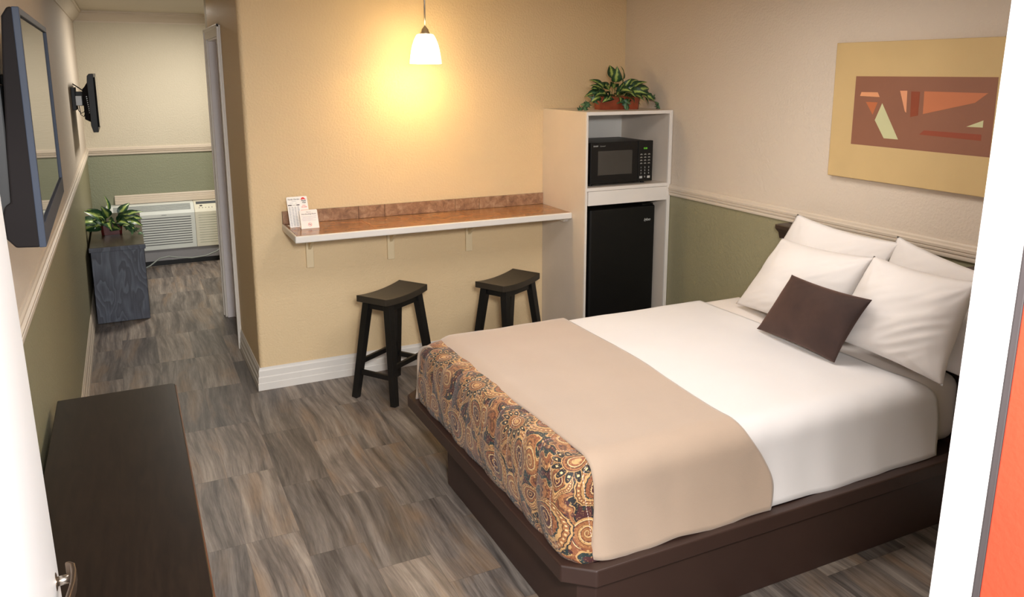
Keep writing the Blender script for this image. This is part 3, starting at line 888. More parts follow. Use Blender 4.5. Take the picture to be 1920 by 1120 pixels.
# ------------------------------------------------------------------ stools
def make_stool(label):
    t = empty('bar_stool'); tag(t, label, 'stool', 'black saddle seat stools')
    SL, SW, hz = .375, .200, .592   # seat length (local x), width (local y)
    th = .036
    bm = B(); n = 20
    prof = lambda k: -.020 * (1 - (2 * k - 1) ** 2) ** .9 if 0 < k < 1 else 0
    top = []; bot = []
    for i in range(n + 1):
        k = i / n; x = -SL / 2 + SL * k; z = hz + prof(k) * .75
        top.append([bm.verts.new((x, y, z)) for y in (-SW / 2, SW / 2)]); bot.append([bm.verts.new((x, y, hz - th + prof(k) * .75)) for y in (-SW / 2, SW / 2)])
    for i in range(n):
        bm.faces.new((top[i][0], top[i + 1][0], top[i + 1][1], top[i][1])); bm.faces.new((bot[i][1], bot[i + 1][1], bot[i + 1][0], bot[i][0]))
        for j in (0, 1): bm.faces.new((top[i][j], bot[i][j], bot[i + 1][j], top[i + 1][j]))
    for i in (0, n): bm.faces.new((top[i][0], top[i][1], bot[i][1], bot[i][0]))
    obj('seat', bm, m_seat, t, bevel=.003)
    legs = {}
    FX, FY, TX, TY = .182, .134, .128, .070
    for sx in (-1, 1):
        for sy in (-1, 1):
            bm = B(); bar(bm, (sx * FX, sy * FY, 0), (sx * TX, sy * TY, hz - th - .006), .035, .035, (0, 1, 0), w2=.042, d2=.042)
            obj('leg', bm, m_black, t, bevel=.002)
    def at(sx, sy, z):
        k = z / (hz - th); return Vector((sx * (FX + (TX - FX) * k), sy * (FY + (TY - FY) * k), z))
    for sy in (-1, 1):
        bm = B(); bar(bm, at(-1, sy, .205), at(1, sy, .205), .018, .028); obj('stretcher', bm, m_black, t, bevel=.002)
        bm = B(); bar(bm, at(-1, sy, .530), at(1, sy, .530), .018, .045); obj('apron', bm, m_black, t, bevel=.002)
    for sx in (-1, 1):
        bm = B(); bar(bm, at(sx, -1, .150), at(sx, 1, .150), .018, .028); obj('stretcher', bm, m_black, t, bevel=.002)
        bm = B(); bar(bm, at(sx, -1, .530), at(sx, 1, .530), .018, .040); obj('apron', bm, m_black, t, bevel=.002)
    return t


def copy_tree(o, parent=None):
    c = o.copy(); C.objects.link(c)
    if parent is not None: c.parent = parent
    for ch in list(o.children): copy_tree(ch, c)
    return c


s1 = make_stool('black wooden saddle stool standing in front of the baseboard, nearer the passage')
s2 = copy_tree(s1)
s2['label'] = 'black wooden saddle stool partly hidden behind the bed, beside the white cabinet'
s1.location = (.682, -.345, 0); s1.rotation_euler = (0, 0, radians(34.5))
s2.location = (1.372, -.380, 0); s2.rotation_euler = (0, 0, radians(29))

# ------------------------------------------------------------------ wall counter
ct = empty('wall_counter', (1.0, 0, .94)); tag(ct, 'long narrow wall-mounted counter with rust brown tiles and white edge', 'counter')
CX0, CX1, CYF, CZ = .165, 1.797, -.383, .942
bm = B(); box(bm, CX0 + .012, CX1, CYF + .016, -.002, CZ - .030, CZ - .003)
P_(obj('substrate', bm, m_bracket, ct))
bm = B()
xs = [CX0 + .012, .596, .90, 1.20, 1.50, CX1]
ys = [CYF + .016, -.200, -.010]
for a, b in zip(xs, xs[1:]):
    for c_, d_ in zip(ys, ys[1:]): box(bm, a + .001, b - .001, c_ + .001, d_ - .001, CZ - .004, CZ)
P_(obj('tile_surface', bm, m_tile, ct, bevel=.0008, seg=1))
bm = B()
box(bm, CX0, CX1, CYF, CYF + .016, CZ - .036, CZ + .001); box(bm, CX0, CX0 + .013, CYF + .016, 0, CZ - .036, CZ + .001)
P_(obj('edge_trim', bm, m_trim, ct, bevel=.006, seg=3))
bm = B(); box(bm, CX0 + .004, CX1, -.006, -.001, CZ - .003, CZ + .072); P_(obj('grout_bed', bm, m_grout, ct))
bm = B()
for a, b in zip([CX0 + .004, .596, .751, 1.192, 1.351], [.596, .751, 1.192, 1.351, CX1]):
    box(bm, a + .001, b - .001, -.012, -.005, CZ + .001, CZ + .072)
P_(obj('tile_splash', bm, m_splash, ct, bevel=.001, seg=1))
for x in (.307, .780, 1.278):
    br_ = empty('shelf_bracket', (x, 0, CZ - .04))
    tag(br_, {.307: 'tan wooden bracket at the passage end under the counter', .780: 'tan wooden bracket under the middle of the counter', 1.278: 'tan wooden bracket under the counter, nearest the white cabinet'}[x], 'bracket', 'brackets under the counter')
    bm = B(); box(bm, x - .021, x + .021, -.020, 0, .684, CZ - .036); P_(obj('upright', bm, m_bracket, br_, bevel=.003))
    bm = B(); box(bm, x - .021, x + .021, -.200, -.020, CZ - .056, CZ - .036); P_(obj('arm', bm, m_bracket, br_, bevel=.002))
    bm = B(); prism(bm, [(-.020, CZ - .056), (-.165, CZ - .056), (-.020, .790)], lambda a, b: (x - .008, a, b), lambda a, b: (x + .008, a, b)); P_(obj('brace', bm, m_bracket, br_, bevel=.001))
br_ = obj('shelf_cleat', (lambda b_: (prism(b_, [(-.15, CZ - .037), (-.36, CZ - .037), (-.33, CZ - .062), (-.15, CZ - .062)], lambda a, b: (1.765, a, b), lambda a, b: (1.795, a, b)), b_)[1])(B()), m_trim, None, bevel=.002)
tag(br_, 'small white cleat fixed to the cabinet side under the counter end', 'bracket')

# ------------------------------------------------------------------ tall cabinet
KX0, KX1, KY, KH = 1.797, 2.400, -.535, 1.547
cb = empty('tall_cabinet', (2.1, -.27, 0)); tag(cb, 'tall white open cabinet in the corner holding the microwave and fridge', 'cabinet')
T_ = .020
bm = B(); box(bm, KX0, KX0 + T_, KY + .012, -.001, 0, KH); P_(obj('side_panel', bm, m_cab, cb, bevel=.0015))
bm = B(); box(bm, KX1 - T_, KX1, KY + .012, -.001, 0, KH); P_(obj('side_panel', bm, m_cab, cb, bevel=.0015))
bm = B(); box(bm, KX0 + T_, KX1 - T_, KY + .012, -.001, KH - T_, KH); P_(obj('top_panel', bm, m_cab, cb, bevel=.0015))
bm = B(); box(bm, KX0 + T_, KX1 - T_, KY + .012, -.012, 1.088, 1.108); P_(obj('shelf', bm, m_cab, cb, bevel=.0015))
bm = B(); box(bm, KX0 + T_, KX1 - T_, -.012, -.002, .0, KH - T_); P_(obj('back_panel', bm, m_cabin, cb))
bm = B(); box(bm, KX0 + T_ + .002, KX1 - T_ - .002, KY + .004, KY + .020, 1.002, 1.086); P_(obj('drawer_front', bm, m_trim, cb, bevel=.0015))
bm = B()
box(bm, KX0, KX0 + .010, KY, KY + .012, 0, KH); box(bm, KX1 - .022, KX1, KY, KY + .012, 0, KH); box(bm, KX0 + .010, KX1 - .022, KY, KY + .012, KH - .020, KH); box(bm, KX0 + .010, KX1 - .022, KY, KY + .012, 1.088, 1.108)
box(bm, KX1 - .010, KX1 - .002, KY - .004, KY, 1.10, KH - .01)
P_(obj('face_frame', bm, m_trim, cb, bevel=.001))

# microwave
MX0, MX1, MY, MZ0, MZ1 = 1.850, 2.290, -.497, 1.122, 1.366
mw = empty('microwave', (2.07, -.3, 1.108)); tag(mw, 'black countertop microwave on the cabinet shelf', 'microwave')
bm = B(); box(bm, MX0, MX1 - .004, MY + .030, MY + .37, MZ0, MZ1 - .004); P_(obj('body', bm, m_appl, mw, bevel=.004))
bm = B(); box(bm, MX0, MX1 - .108, MY, MY + .029, MZ0, MZ1); dr = P_(obj('door', bm, m_appl, mw, bevel=.003))
bm = B(); box(bm, MX0 + .050, MX1 - .150, MY - .001, MY + .001, MZ0 + .052, MZ1 - .050); w_ = obj('window_pane', bm, m_glass_dark, dr)
bm = B(); box(bm, MX1 - .106, MX1, MY, MY + .029, MZ0, MZ1); pn = P_(obj('control_panel', bm, m_appl, mw, bevel=.003))
RX = Matrix.Rotation(radians(90), 4, 'X')
def wtext(name, s, size, m, parent, x, y, z, align='LEFT', bold=False, shear=0):
    o = text_mesh(name, s, size, m, parent, Matrix.Translation((x, y, z)) @ RX, align=align, bold=bold, shear=shear)
    return o
m_key = simple('grey_key_print', srgb(150, 148, 142), .5)
m_logo = simple('grey_logo_print', srgb(170, 172, 170), .4)
wtext('clock_digits', '8:08', .015, m_led, pn, MX1 - .068, MY - .0006, MZ1 - .050)
rows = ['time cook', 'power lvl', 'defrost', 'reheat']
for r_i in range(4):
    bm = B()
    for c_i in range(3):
        x = MX1 - .084 + c_i * .028; z = MZ1 - .082 - r_i * .018
        box(bm, x - .008, x + .008, MY - .0008, MY, z - .002, z + .002); box(bm, x - .004, x + .005, MY - .0008, MY, z + .003, z + .005)
    obj('key_row', bm, m_key, pn)
for r_i, row in enumerate(('1 2 3', '4 5 6', '7 8 9')):
    for c_i, ch in enumerate(row.split()):
        wtext('key', ch, .014, m_logo, pn, MX1 - .084 + c_i * .028, MY - .0006, MZ1 - .165 - r_i * .018, 'CENTER', True)
for c_i in (0, 2):
    bm = B(); box(bm, MX1 - .094 + c_i * .028, MX1 - .074 + c_i * .028, MY - .0008, MY, MZ1 - .226, MZ1 - .212)
    obj('wide_key', bm, m_logo, pn)
wtext('key', '0', .014, m_logo, pn, MX1 - .056, MY - .0006, MZ1 - .222, 'CENTER', True)
wtext('maker_logo', 'SHARP', .011, m_logo, dr, MX0 + .018, MY - .0006, MZ1 - .024, bold=True)
wtext('maker_logo', 'Carousel', .010, m_key, dr, MX0 + .062, MY - .0006, MZ1 - .024, shear=.3)
for x in (MX0 + .03, MX1 - .04):
    for y in (MY + .05, MY + .33):
        bm = B(); lathe(bm, [(.012, 1.108), (.012, MZ0)], x, y, 14, True, True); P_(obj('foot', bm, m_appl, mw))

# fridge
FX0, FX1, FY_, FZ0, FZ1 = 1.862, 2.333, -.482, .0, .972
fr = empty('mini_fridge', (2.1, -.25, 0)); tag(fr, 'black mini fridge in the lower opening of the white cabinet', 'fridge')
bm = B(); box(bm, FX0 + .004, FX1 - .004, FY_ + .055, -.06, .02, FZ1 - .006); P_(obj('body', bm, m_fridge, fr, bevel=.005))
bm = B(); box(bm, FX0, FX1, FY_, FY_ + .050, .05, FZ1 - .004); dr = P_(obj('door', bm, m_fridge, fr, bevel=.012, seg=3))
bm = B(); box(bm, FX1 - .09, FX1 - .01, FY_ + .010, FY_ + .075, FZ1 - .006, FZ1 + .006); P_(obj('hinge_cover', bm, m_appl, fr, bevel=.003))
wtext('maker_logo', 'Igloo', .024, m_logo, dr, FX1 - .085, FY_ - .0006, FZ1 - .100, bold=True, shear=.35)
bm = B(); box(bm, FX0 + .02, FX1 - .02, FY_ + .07, -.10, 0, .02); P_(obj('foot_rail', bm, m_appl, fr))


# ------------------------------------------------------------------ cards on the counter
def card(name, x0, y0, w, h, lean, rotz, m, label):
    """leaning sign card; local frame: x across, z up the card; slanted acrylic-like easel"""
    t = empty(name, (x0, y0, CZ), rotz); tag(t, label, 'card', 'cards on the counter')
    Mx = Matrix.Rotation(-lean, 4, 'X')
    bm = B(); r = .006
    pts = []
    for cx_, cz_, a0 in ((w - r, h - r, 0), (r, h - r, 90), (0, 0, None), (w, 0, None)):
        if a0 is None: pts.append((cx_, cz_))
        else: pts += [(cx_ + r * cos(radians(a0 + k * 22.5)), cz_ + r * sin(radians(a0 + k * 22.5))) for k in range(5)]
    prism(bm, pts, lambda a, b: Mx @ Vector((a, 0, b)), lambda a, b: Mx @ Vector((a, .002, b)))
    sh = obj('sign_sheet', bm, m, t)
    bm = B(); box(bm, -.0, w, 0, h * .42, 0, .002); obj('easel_base', bm, m_paper, t)
    return t, sh, Mx


def ctext(s, size, m, parent, Mx, x, z, align='LEFT', bold=False, shear=0):
    return text_mesh('lettering', s, size, m, parent, Mx @ Matrix.Translation((x, -.0005, z)) @ RX, align=align, bold=bold, shear=shear)


def cbox(bm, Mx, x0, x1, z0, z1): box(bm, x0, x1, -.0008, 0, z0, z1, mat=Mx)


t, sh, Mx = card('menu_card', .190, -.120, .112, .172, radians(24), radians(2), m_paper, 'tall white takeout menu card with a red hat logo, on the counter')
ctext('Family Garden', .0108, m_mink, sh, Mx, .006, .154, shear=.2, bold=True)
bm = B(); cbox(bm, Mx, .026, .052, .146, .1472); cbox(bm, Mx, .014, .034, .136, .1372); cbox(bm, Mx, .044, .056, .134, .1352); obj('fine_print', bm, m_gink, sh)
for a_, b_ in ((.004, .024), (.050, .066)):
    bm = B(); cbox(bm, Mx, a_, b_, .122, .127); obj('black_bar', bm, m_ink, sh)
ctext('TELEPHONE', .0055, m_mink, sh, Mx, .0265, .1225)
bm = B()
for c_i in range(4):
    for k in range(30):
        zz = .116 - k * .0037
        cbox(bm, Mx, .005 + c_i * .0158, .0175 + c_i * .0158 - random.random() * .004, zz - .0022, zz - .0006)
obj('fine_print', bm, m_gink, sh)
bm = B()
hat = [(.072, .153), (.078, .156), (.081, .163), (.087, .166), (.093, .1655), (.097, .161), (.101, .156), (.108, .154), (.098, .153), (.088, .155), (.080, .1535)]
prism(bm, hat, lambda a, b: Mx @ Vector((a, -.0008, b)), lambda a, b: Mx @ Vector((a, 0, b)))
obj('hat_logo', bm, m_red, sh)
ctext('Pizza', .0125, m_ink, sh, Mx, .090, .143, 'CENTER', True, .25)
ctext('Hut', .0125, m_ink, sh, Mx, .091, .132, 'CENTER', True, .25)
ctext('CALL', .0075, m_pink, sh, Mx, .090, .117, 'CENTER', True)
ctext('555-5000', .0080, m_pink, sh, Mx, .090, .108, 'CENTER', True)
bm = B(); cbox(bm, Mx, .078, .110, .086, .094); obj('orange_strip', bm, m_orp, sh)
bm = B(); cbox(bm, Mx, .070, .077, .091, .094); cbox(bm, Mx, .070, .077, .085, .087); obj('red_strip', bm, m_red, sh)

t, sh, Mx = card('notice_card', .237, -.184, .096, .103, radians(22), radians(2), m_paper2, 'small cream non-smoking notice card standing in front of the taller menu card')
ctext('This is a', .0082, m_mink, sh, Mx, .048, .088, 'CENTER', False, .2)
ctext('Non-Smoking Room', .0095, m_mink, sh, Mx, .048, .077, 'CENTER', True, .2)
bm = B()
for k, (a, b) in enumerate(((.008, .088), (.014, .084), (.010, .086), (.006, .070), (.012, .084))):
    cbox(bm, Mx, a, b, .0665 - k * .0058, .0675 - k * .0058)
obj('fine_print', bm, m_gink, sh)
bm = B()
for k in range(24):
    a0, a1 = 2 * pi * k / 24, 2 * pi * (k + 1) / 24
    v4 = [bm.verts.new(Mx @ Vector((.048 + r * cos(a), -.0007, .021 + r * sin(a)))) for r, a in ((.0095, a0), (.0095, a1), (.0080, a1), (.0080, a0))]
    bm.faces.new(v4)
v4 = [bm.verts.new(Mx @ Vector((.048 + x, -.0007, .021 + z))) for x, z in ((-.0065, .0055), (-.0055, .0065), (.0065, -.0055), (.0055, -.0065))]
bm.faces.new(v4)
obj('no_smoking_ring', bm, m_red, sh)
bm = B(); cbox(bm, Mx, .043, .053, .020, .0222); obj('cigarette_mark', bm, m_ink, sh)

# ------------------------------------------------------------------ pendant lamp
PXc, PYc = .925, -.285
pl_ = empty('pendant_lamp', (PXc, PYc, H)); tag(pl_, 'lit bell-shaped white glass pendant lamp hanging over the counter', 'lamp')
bm = B(); tube(bm, [(PXc, PYc, 2.008), (PXc, PYc, H)], .0048, 12); P_(obj('rod', bm, m_steel, pl_, smooth=True))
bm = B(); lathe(bm, [(.0, H - .03), (.05, H - .026), (.062, H - .012), (.062, H)], PXc, PYc, 32); P_(obj('canopy', bm, m_steel, pl_, smooth=True))
bm = B(); lathe(bm, [(.0255, 1.968), (.027, 1.974), (.021, 1.985), (.0185, 1.996), (.012, 2.004), (.007, 2.010), (.0, 2.012)], PXc, PYc, 32); P_(obj('cap', bm, m_steel, pl_, smooth=True))
bm = B()
sp_ = [(.0, 1.972), (.030, 1.972), (.043, 1.969), (.050, 1.960), (.060, 1.940), (.070, 1.912), (.077, 1.880), (.082, 1.845), (.0855, 1.815)]
lathe(bm, sp_, PXc, PYc, 48); lathe(bm, [(r - .003 if r > .003 else 0, z - (.003 if k < 3 else 0)) for k, (r, z) in enumerate(sp_)][::-1], PXc, PYc, 48)
bmesh.ops.remove_doubles(bm, verts=bm.verts[:], dist=1e-5)
P_(obj('lamp_shade', bm, m_shade, pl_, smooth=True))
light('POINT', 'pendant_bulb_light', (PXc, PYc, 1.80), 2.6, (1.0, .70, .36), .03)

# ------------------------------------------------------------------ painting
pt = empty('canvas_picture', (W, -2.2, 1.6)); tag(pt, 'tan canvas with a brown rectangle of abstract shapes on the right wall', 'picture')
bm = B(); box(bm, W - .030, W - .001, -2.665, -1.772, 1.298, 1.902)
P_(obj('canvas', bm, simple('mustard_tan_canvas', srgb(194, 166, 116), .75, var=.03, bscale=300, bstr=.1), pt, bevel=.003))
SH = {
 'brown_field': ([(-1.894, 1.754), (-2.549, 1.754), (-2.549, 1.453), (-1.894, 1.453)], srgb(134, 88, 66)),
 'peach_bar': ([(-1.93, 1.685), (-2.016, 1.686), (-2.028, 1.666), (-1.924, 1.668)], srgb(214, 148, 104)),
 'orange_triangle': ([(-1.958, 1.643), (-2.02, 1.643), (-1.999, 1.589)], srgb(178, 100, 60)),
 'sage_quadrilateral': ([(-2.044, 1.64), (-2.139, 1.491), (-2.067, 1.491), (-2.013, 1.566)], srgb(192, 190, 146)),
 'peach_wedge': ([(-2.128, 1.695), (-2.163, 1.696), (-2.167, 1.605), (-2.16, 1.610)], srgb(214, 148, 108)),
 'rust_bar': ([(-2.182, 1.693), (-2.223, 1.693), (-2.224, 1.596), (-2.188, 1.588)], srgb(134, 62, 34)),
 'orange_wing': ([(-2.243, 1.695), (-2.516, 1.694), (-2.467, 1.656), (-2.246, 1.603)], srgb(184, 110, 72)),
 'sage_triangle': ([(-2.509, 1.591), (-2.509, 1.564), (-2.442, 1.563)], srgb(192, 190, 146)),
 'rust_strip': ([(-2.258, 1.537), (-2.507, 1.537), (-2.508, 1.513), (-2.238, 1.519)], srgb(140, 66, 42)),
}
for k, (poly, colr) in enumerate(SH.items()):
    pts, cc = colr
    e = .0004 if k == 0 else .0009
    bm = B(); prism(bm, pts, lambda a, b: (W - .030 - e, a, b), lambda a, b: (W - .0299, a, b))
    P_(obj(poly, bm, simple('paint_' + poly, cc, .7, var=.03, bscale=200, bstr=.08), pt))
bm = B(); bar(bm, (W - .0305, -2.556, 1.338), (W - .0305, -2.572, 1.358), .003, .001, (1, 0, 0)); bar(bm, (W - .0305, -2.572, 1.358), (W - .0305, -2.580, 1.338), .003, .001, (1, 0, 0)); bar(bm, (W - .0305, -2.590, 1.340), (W - .0305, -2.640, 1.343), .003, .001, (1, 0, 0))
P_(obj('signature', bm, m_ink, pt))


# ------------------------------------------------------------------ plants
def leaf(bm, base, direction, length, width, curl=.3, roll=0, kind='heart', uvl=None):
    d = Vector(direction).normalized(); n0 = Vector((.35 * sin(base[0] * 91 + base[2] * 57), -.70, .60))
    up = n0 - d * n0.dot(d)
    if up.length < .25: up = Vector((0, 0, 1)) - d * d.z + n0 * .2
    up.normalize(); side = d.cross(up); side.normalize()
    Rm = Matrix.Rotation(roll, 3, d); side = Rm @ side; up = Rm @ up
    if kind == 'heart':
        n = 8; m_ = 4
        def wd(t): return (sin(pi * min(1, t ** .75)) ** .8) * (1 - .35 * t) if 0 < t < 1 else 0
        rows_ = []
        for i in range(n + 1):
            t = i / n; c = Vector(base) + d * length * t + up * (curl * length * (t - t * t * 1.6))
            w = width / 2 * wd(t) * 1.15
            rows_.append([bm.verts.new(c + side * w * j / m_ + up * (abs(j / m_) * w * .35)) for j in range(-m_, m_ + 1)])
        for i in range(n):
            for j in range(2 * m_):
                try: f = bm.faces.new((rows_[i][j], rows_[i + 1][j], rows_[i + 1][j + 1], rows_[i][j + 1]))
                except ValueError: continue
                for l, (a, b) in zip(f.loops, ((i, j), (i + 1, j), (i + 1, j + 1), (i, j + 1))): l[uvl].uv = (b / (2 * m_), a / n)
    else:  # ivy: five pointed lobes
        prof = [(0, .0), (.10, .30), (.0, .50), (.28, .30), (.38, .52), (.52, .22), (.78, .14), (1.0, 0)]
        ctr = bm.verts.new(Vector(base) + d * length * .35 + up * (.03 * length))
        out = []
        for sgn, seq in ((1, prof), (-1, prof[::-1][1:-1])):
            for t, w in seq:
                out.append((bm.verts.new(Vector(base) + d * length * t + side * (sgn * w * width) - up * (curl * length * t * t * .6 + abs(w) * width * .25)), .5 + sgn * w, t))
        for k in range(len(out)):
            a, b = out[k], out[(k + 1) % len(out)]
            f = bm.faces.new((ctr, a[0], b[0]))
            for l, uvv in zip(f.loops, ((.5, .4), (a[1], a[2]), (b[1], b[2]))): l[uvl].uv = uvv


def plant(loc, w, d, h, m_pot, label, leaves, ivies, rz=0, sc=1.0, group='tabletop plants'):
    t = empty('potted_plant', loc, rz); tag(t, label, 'plant', group)
    bm = B()
    # open rectangular planter with clipped corners
    c = .018
    def ring(o, z): 
        W_, D_ = w / 2 - o, d / 2 - o
        return [bm.verts.new(p + (z,)) for p in ((-W_ + c, -D_), (W_ - c, -D_), (W_, -D_ + c), (W_, D_ - c), (W_ - c, D_), (-W_ + c, D_), (-W_, D_ - c), (-W_, -D_ + c))]
    rr = [ring(.006, 0), ring(0, h * .96), ring(0, h), ring(.006, h), ring(.010, h * .3)]
    for a, b in zip(rr, rr[1:]):
        for k in range(8): bm.faces.new((a[k], a[(k + 1) % 8], b[(k + 1) % 8], b[k]))
    bm.faces.new(rr[0][::-1]); bm.faces.new(rr[-1])
    obj('planter', bm, m_pot, t)
    bm = B(); box(bm, -w / 2 + .012, w / 2 - .012, -d / 2 + .012, d / 2 - .012, h * .4, h * .85); obj('soil', bm, m_soil, t)
    bl_ = B(); uvl = bl_.loops.layers.uv.verify(); bs = B()
    for (bx, by, az, el, dist, Ls, Ws, cu, ro) in leaves:
        dr_ = Vector((cos(radians(az)) * cos(radians(el)), sin(radians(az)) * cos(radians(el)), sin(radians(el))))
        b0 = Vector((bx, by, h * .8)); b1 = b0 + dr_ * dist + Vector((0, 0, dist * .25))
        tube(bs, [b0, (b0 + b1) / 2 + Vector((0, 0, dist * .12)), b1], .0016, 5)
        leaf(bl_, b1, dr_ + Vector((0, 0, -.25)), Ls * sc, Ws * sc, cu, radians(ro), 'heart', uvl)
    obj('foliage', bl_, m_leaf, t, smooth=True)
    for path, lv in ivies:
        bi_ = B(); uvi = bi_.loops.layers.uv.verify()
        pv = [Vector(p) for p in path]; tube(bs, pv, .0013, 5)
        for (k, az, el, Ls) in lv:
            p = pv[int(k)].lerp(pv[min(len(pv) - 1, int(k) + 1)], k - int(k))
            dr_ = Vector((cos(radians(az)) * cos(radians(el)), sin(radians(az)) * cos(radians(el)), sin(radians(el))))
            leaf(bi_, p, dr_, Ls * sc, Ls * .95 * sc, .2, random.uniform(-.5, .5), 'ivy', uvi)
        tube(bi_, pv, .0016, 5)
        obj('ivy_trail', bi_, m_ivy, t)
    obj('stems', bs, m_stem, t, smooth=True)
    return t


rnd = random.Random(11)
lv = [(-.06, 0, 200, 35, .05, .10, .060, .4, 0), (-.03, -.02, 250, 62, .09, .105, .066, .3, 10), (.0, .02, 90, 70, .10, .10, .06, .2, 0), (.03, -.01, 60, 70, .10, .09, .05, .3, 40),
      (.05, 0, 20, 48, .07, .11, .055, .5, -20), (.07, -.01, 350, 30, .06, .10, .060, .6, 20), (-.08, -.01, 185, 20, .05, .095, .055, .6, 10), (-.02, -.03, 275, 32, .05, .09, .065, .6, 0),
      (.03, -.03, 300, 25, .05, .10, .060, .7, 10), (.06, -.02, 325, 50, .06, .09, .05, .5, -30), (-.06, -.02, 235, 42, .06, .09, .055, .5, 30), (0, .03, 120, 45, .06, .09, .05, .5, 0),
      (.02, 0, 200, 80, .08, .085, .055, .2, 60), (.08, .02, 20, 25, .05, .10, .055, .6, 0), (-.04, .03, 150, 50, .07, .09, .05, .4, 0)]
for k in range(40):
    px_ = rnd.uniform(-.115, .115); az_ = 270 + px_ * 620 + rnd.uniform(-45, 45)
    lv.append((px_, rnd.uniform(-.045, .035), az_, rnd.uniform(-5, 70) * (1 - abs(px_) * 3.5), rnd.uniform(.02, .065), rnd.uniform(.06, .09), rnd.uniform(.045, .062), .5, rnd.uniform(-35, 35)))
iv = [([(-.13, -.03, .06), (-.17, -.04, .07), (-.22, -.05, .045), (-.265, -.06, .012)], [(0, 220, 10, .05), (1, 160, 20, .05), (1.3, 300, -30, .05), (1.9, 200, -40, .055), (2.3, 130, 0, .045), (3, 200, -40, .06), (2.6, 260, -50, .05)]),
      ([(.12, -.03, .06), (.17, -.04, .075), (.215, -.05, .06), (.25, -.06, .03)], [(0, 300, -40, .05), (1, 330, 30, .05), (1.3, 280, -50, .055), (1.9, 20, 40, .05), (2.1, 60, 30, .05), (2.6, 340, -10, .05), (3, 300, -40, .055)]),
      ([(.0, -.05, .07), (.01, -.075, .06), (.02, -.085, .035)], [(0, 200, -10, .05), (1, 170, -20, .055), (1, 340, -30, .05), (2, 290, -70, .055), (1.5, 250, -60, .05)]),
      ([(-.11, -.02, .075), (-.15, -.03, .10)], [(1, 190, 10, .045), (.6, 150, 50, .04)])]
plant((2.150, -.300, KH), .275, .125, .078, m_planter, 'leafy plant with trailing ivy in a red-brown box planter on the tall cabinet', lv, iv, radians(-4))
lv2 = [(-.05, 0, 200, 25, .05, .17, .10, .5, 10), (-.03, -.02, 225, 48, .06, .17, .10, .4, -10), (-.01, .0, 95, 78, .09, .14, .07, .2, 50), (.0, -.03, 262, 20, .05, .13, .09, .7, 0),
       (.03, -.02, 310, 35, .05, .14, .07, .6, 20), (.04, 0, 345, 40, .06, .16, .07, .5, -20), (.05, -.01, 330, 10, .07, .12, .07, .6, 0), (-.06, -.02, 190, 5, .04, .14, .08, .7, 0),
       (.02, .02, 20, 55, .07, .14, .07, .4, 0), (-.04, .02, 140, 50, .06, .14, .08, .4, 0), (0, 0, 235, 65, .06, .12, .08, .3, 0), (.05, .02, 5, 20, .06, .13, .07, .6, 10)]
for k in range(16):
    px_ = rnd.uniform(-.06, .06)
    lv2.append((px_, rnd.uniform(-.03, .03), 270 + px_ * 1000 + rnd.uniform(-60, 60), rnd.uniform(-5, 60), rnd.uniform(.02, .06), rnd.uniform(.09, .13), rnd.uniform(.07, .095), .5, rnd.uniform(-35, 35)))
iv2 = [([(.05, -.03, .06), (.10, -.06, .06), (.14, -.08, .04), (.18, -.10, .012)], [(0, 280, -20, .06), (1, 300, -30, .06), (1.4, 20, 10, .055), (2, 260, -40, .06), (2.2, 340, 10, .05), (3, 320, -30, .055)])]
plant((-.722, 2.245, .5595), .150, .105, .075, m_planter2, 'leafy plant in a dark red box on the low chest in the passage', lv2, iv2, radians(3), .92)

# ------------------------------------------------------------------ near dresser
dz = .6445
d1 = empty('dresser', (-.68, -2.15, 0)); tag(d1, 'long dark espresso dresser in the foreground against the left wall', 'dresser')
DXa, DXb, DYa, DYb = -.865, -.486, -2.90, -1.418
bm = B(); prism(bm, [(DXa, DYa), (DXb, DYa), (DXb, DYb - .018)] + [(DXb - .018 + .018 * cos(a), DYb - .018 + .018 * sin(a)) for a in [k * pi / 12 for k in range(1, 6)]] + [(DXb - .018, DYb), (DXa, DYb)], lambda a, b: (a, b, dz - .026), lambda a, b: (a, b, dz))
P_(obj('top_panel', bm, [m_dress], d1, bevel=.003))
bm = B(); tube(bm, [(DXb + .0005, DYa, dz - .004), (DXb + .0005, DYb - .02, dz - .004)], .0022, 6); P_(obj('worn_edge', bm, m_edge, d1))
bm = B(); box(bm, DXa + .01, DXb - .022, DYa + .02, DYb - .02, .06, dz - .026); P_(obj('carcass', bm, m_dress, d1, bevel=.002))
bm = B(); box(bm, DXa + .03, DXb - .05, DYa + .04, DYb - .04, 0, .06); P_(obj('plinth', bm, m_dress, d1))
for i in range(2):
    for j in range(3):
        y0 = DYa + .03 + i * .71; z0 = .075 + j * .178
        bm = B(); box(bm, DXb - .022, DXb - .008, y0, y0 + .70, z0, z0 + .170); dd = P_(obj('drawer', bm, m_dress, d1, bevel=.003))

# far chest
d2 = empty('low_chest', (-.69, 2.5, 0)); tag(d2, 'low oak chest with a dark top and bluish daylight painted on its end panel, standing in the passage', 'chest')
EX0, EX1, EY0, EY1, EZ = -.862, -.511, 1.745, 3.262, .559
bm = B(); box(bm, EX0, EX1, EY0 - .006, EY1, EZ - .022, EZ); P_(obj('top_panel', bm, m_dress2, d2, bevel=.003))
bm = B(); box(bm, EX0 - .003, EX1 + .006, EY0 - .010, EY0 + .008, EZ - .034, EZ - .003); P_(obj('top_edge', bm, m_oak, d2, bevel=.002))
bm = B(); box(bm, EX0 + .006, EX1 - .004, EY0, EY0 + .02, 0.004, EZ - .022); P_(obj('end_panel', bm, m_oak, d2, bevel=.002))
bm = B(); box(bm, EX0 + .010, EX1 - .014, EY0 + .02, EY1 - .004, .02, EZ - .022); P_(obj('carcass', bm, m_dress2, d2))
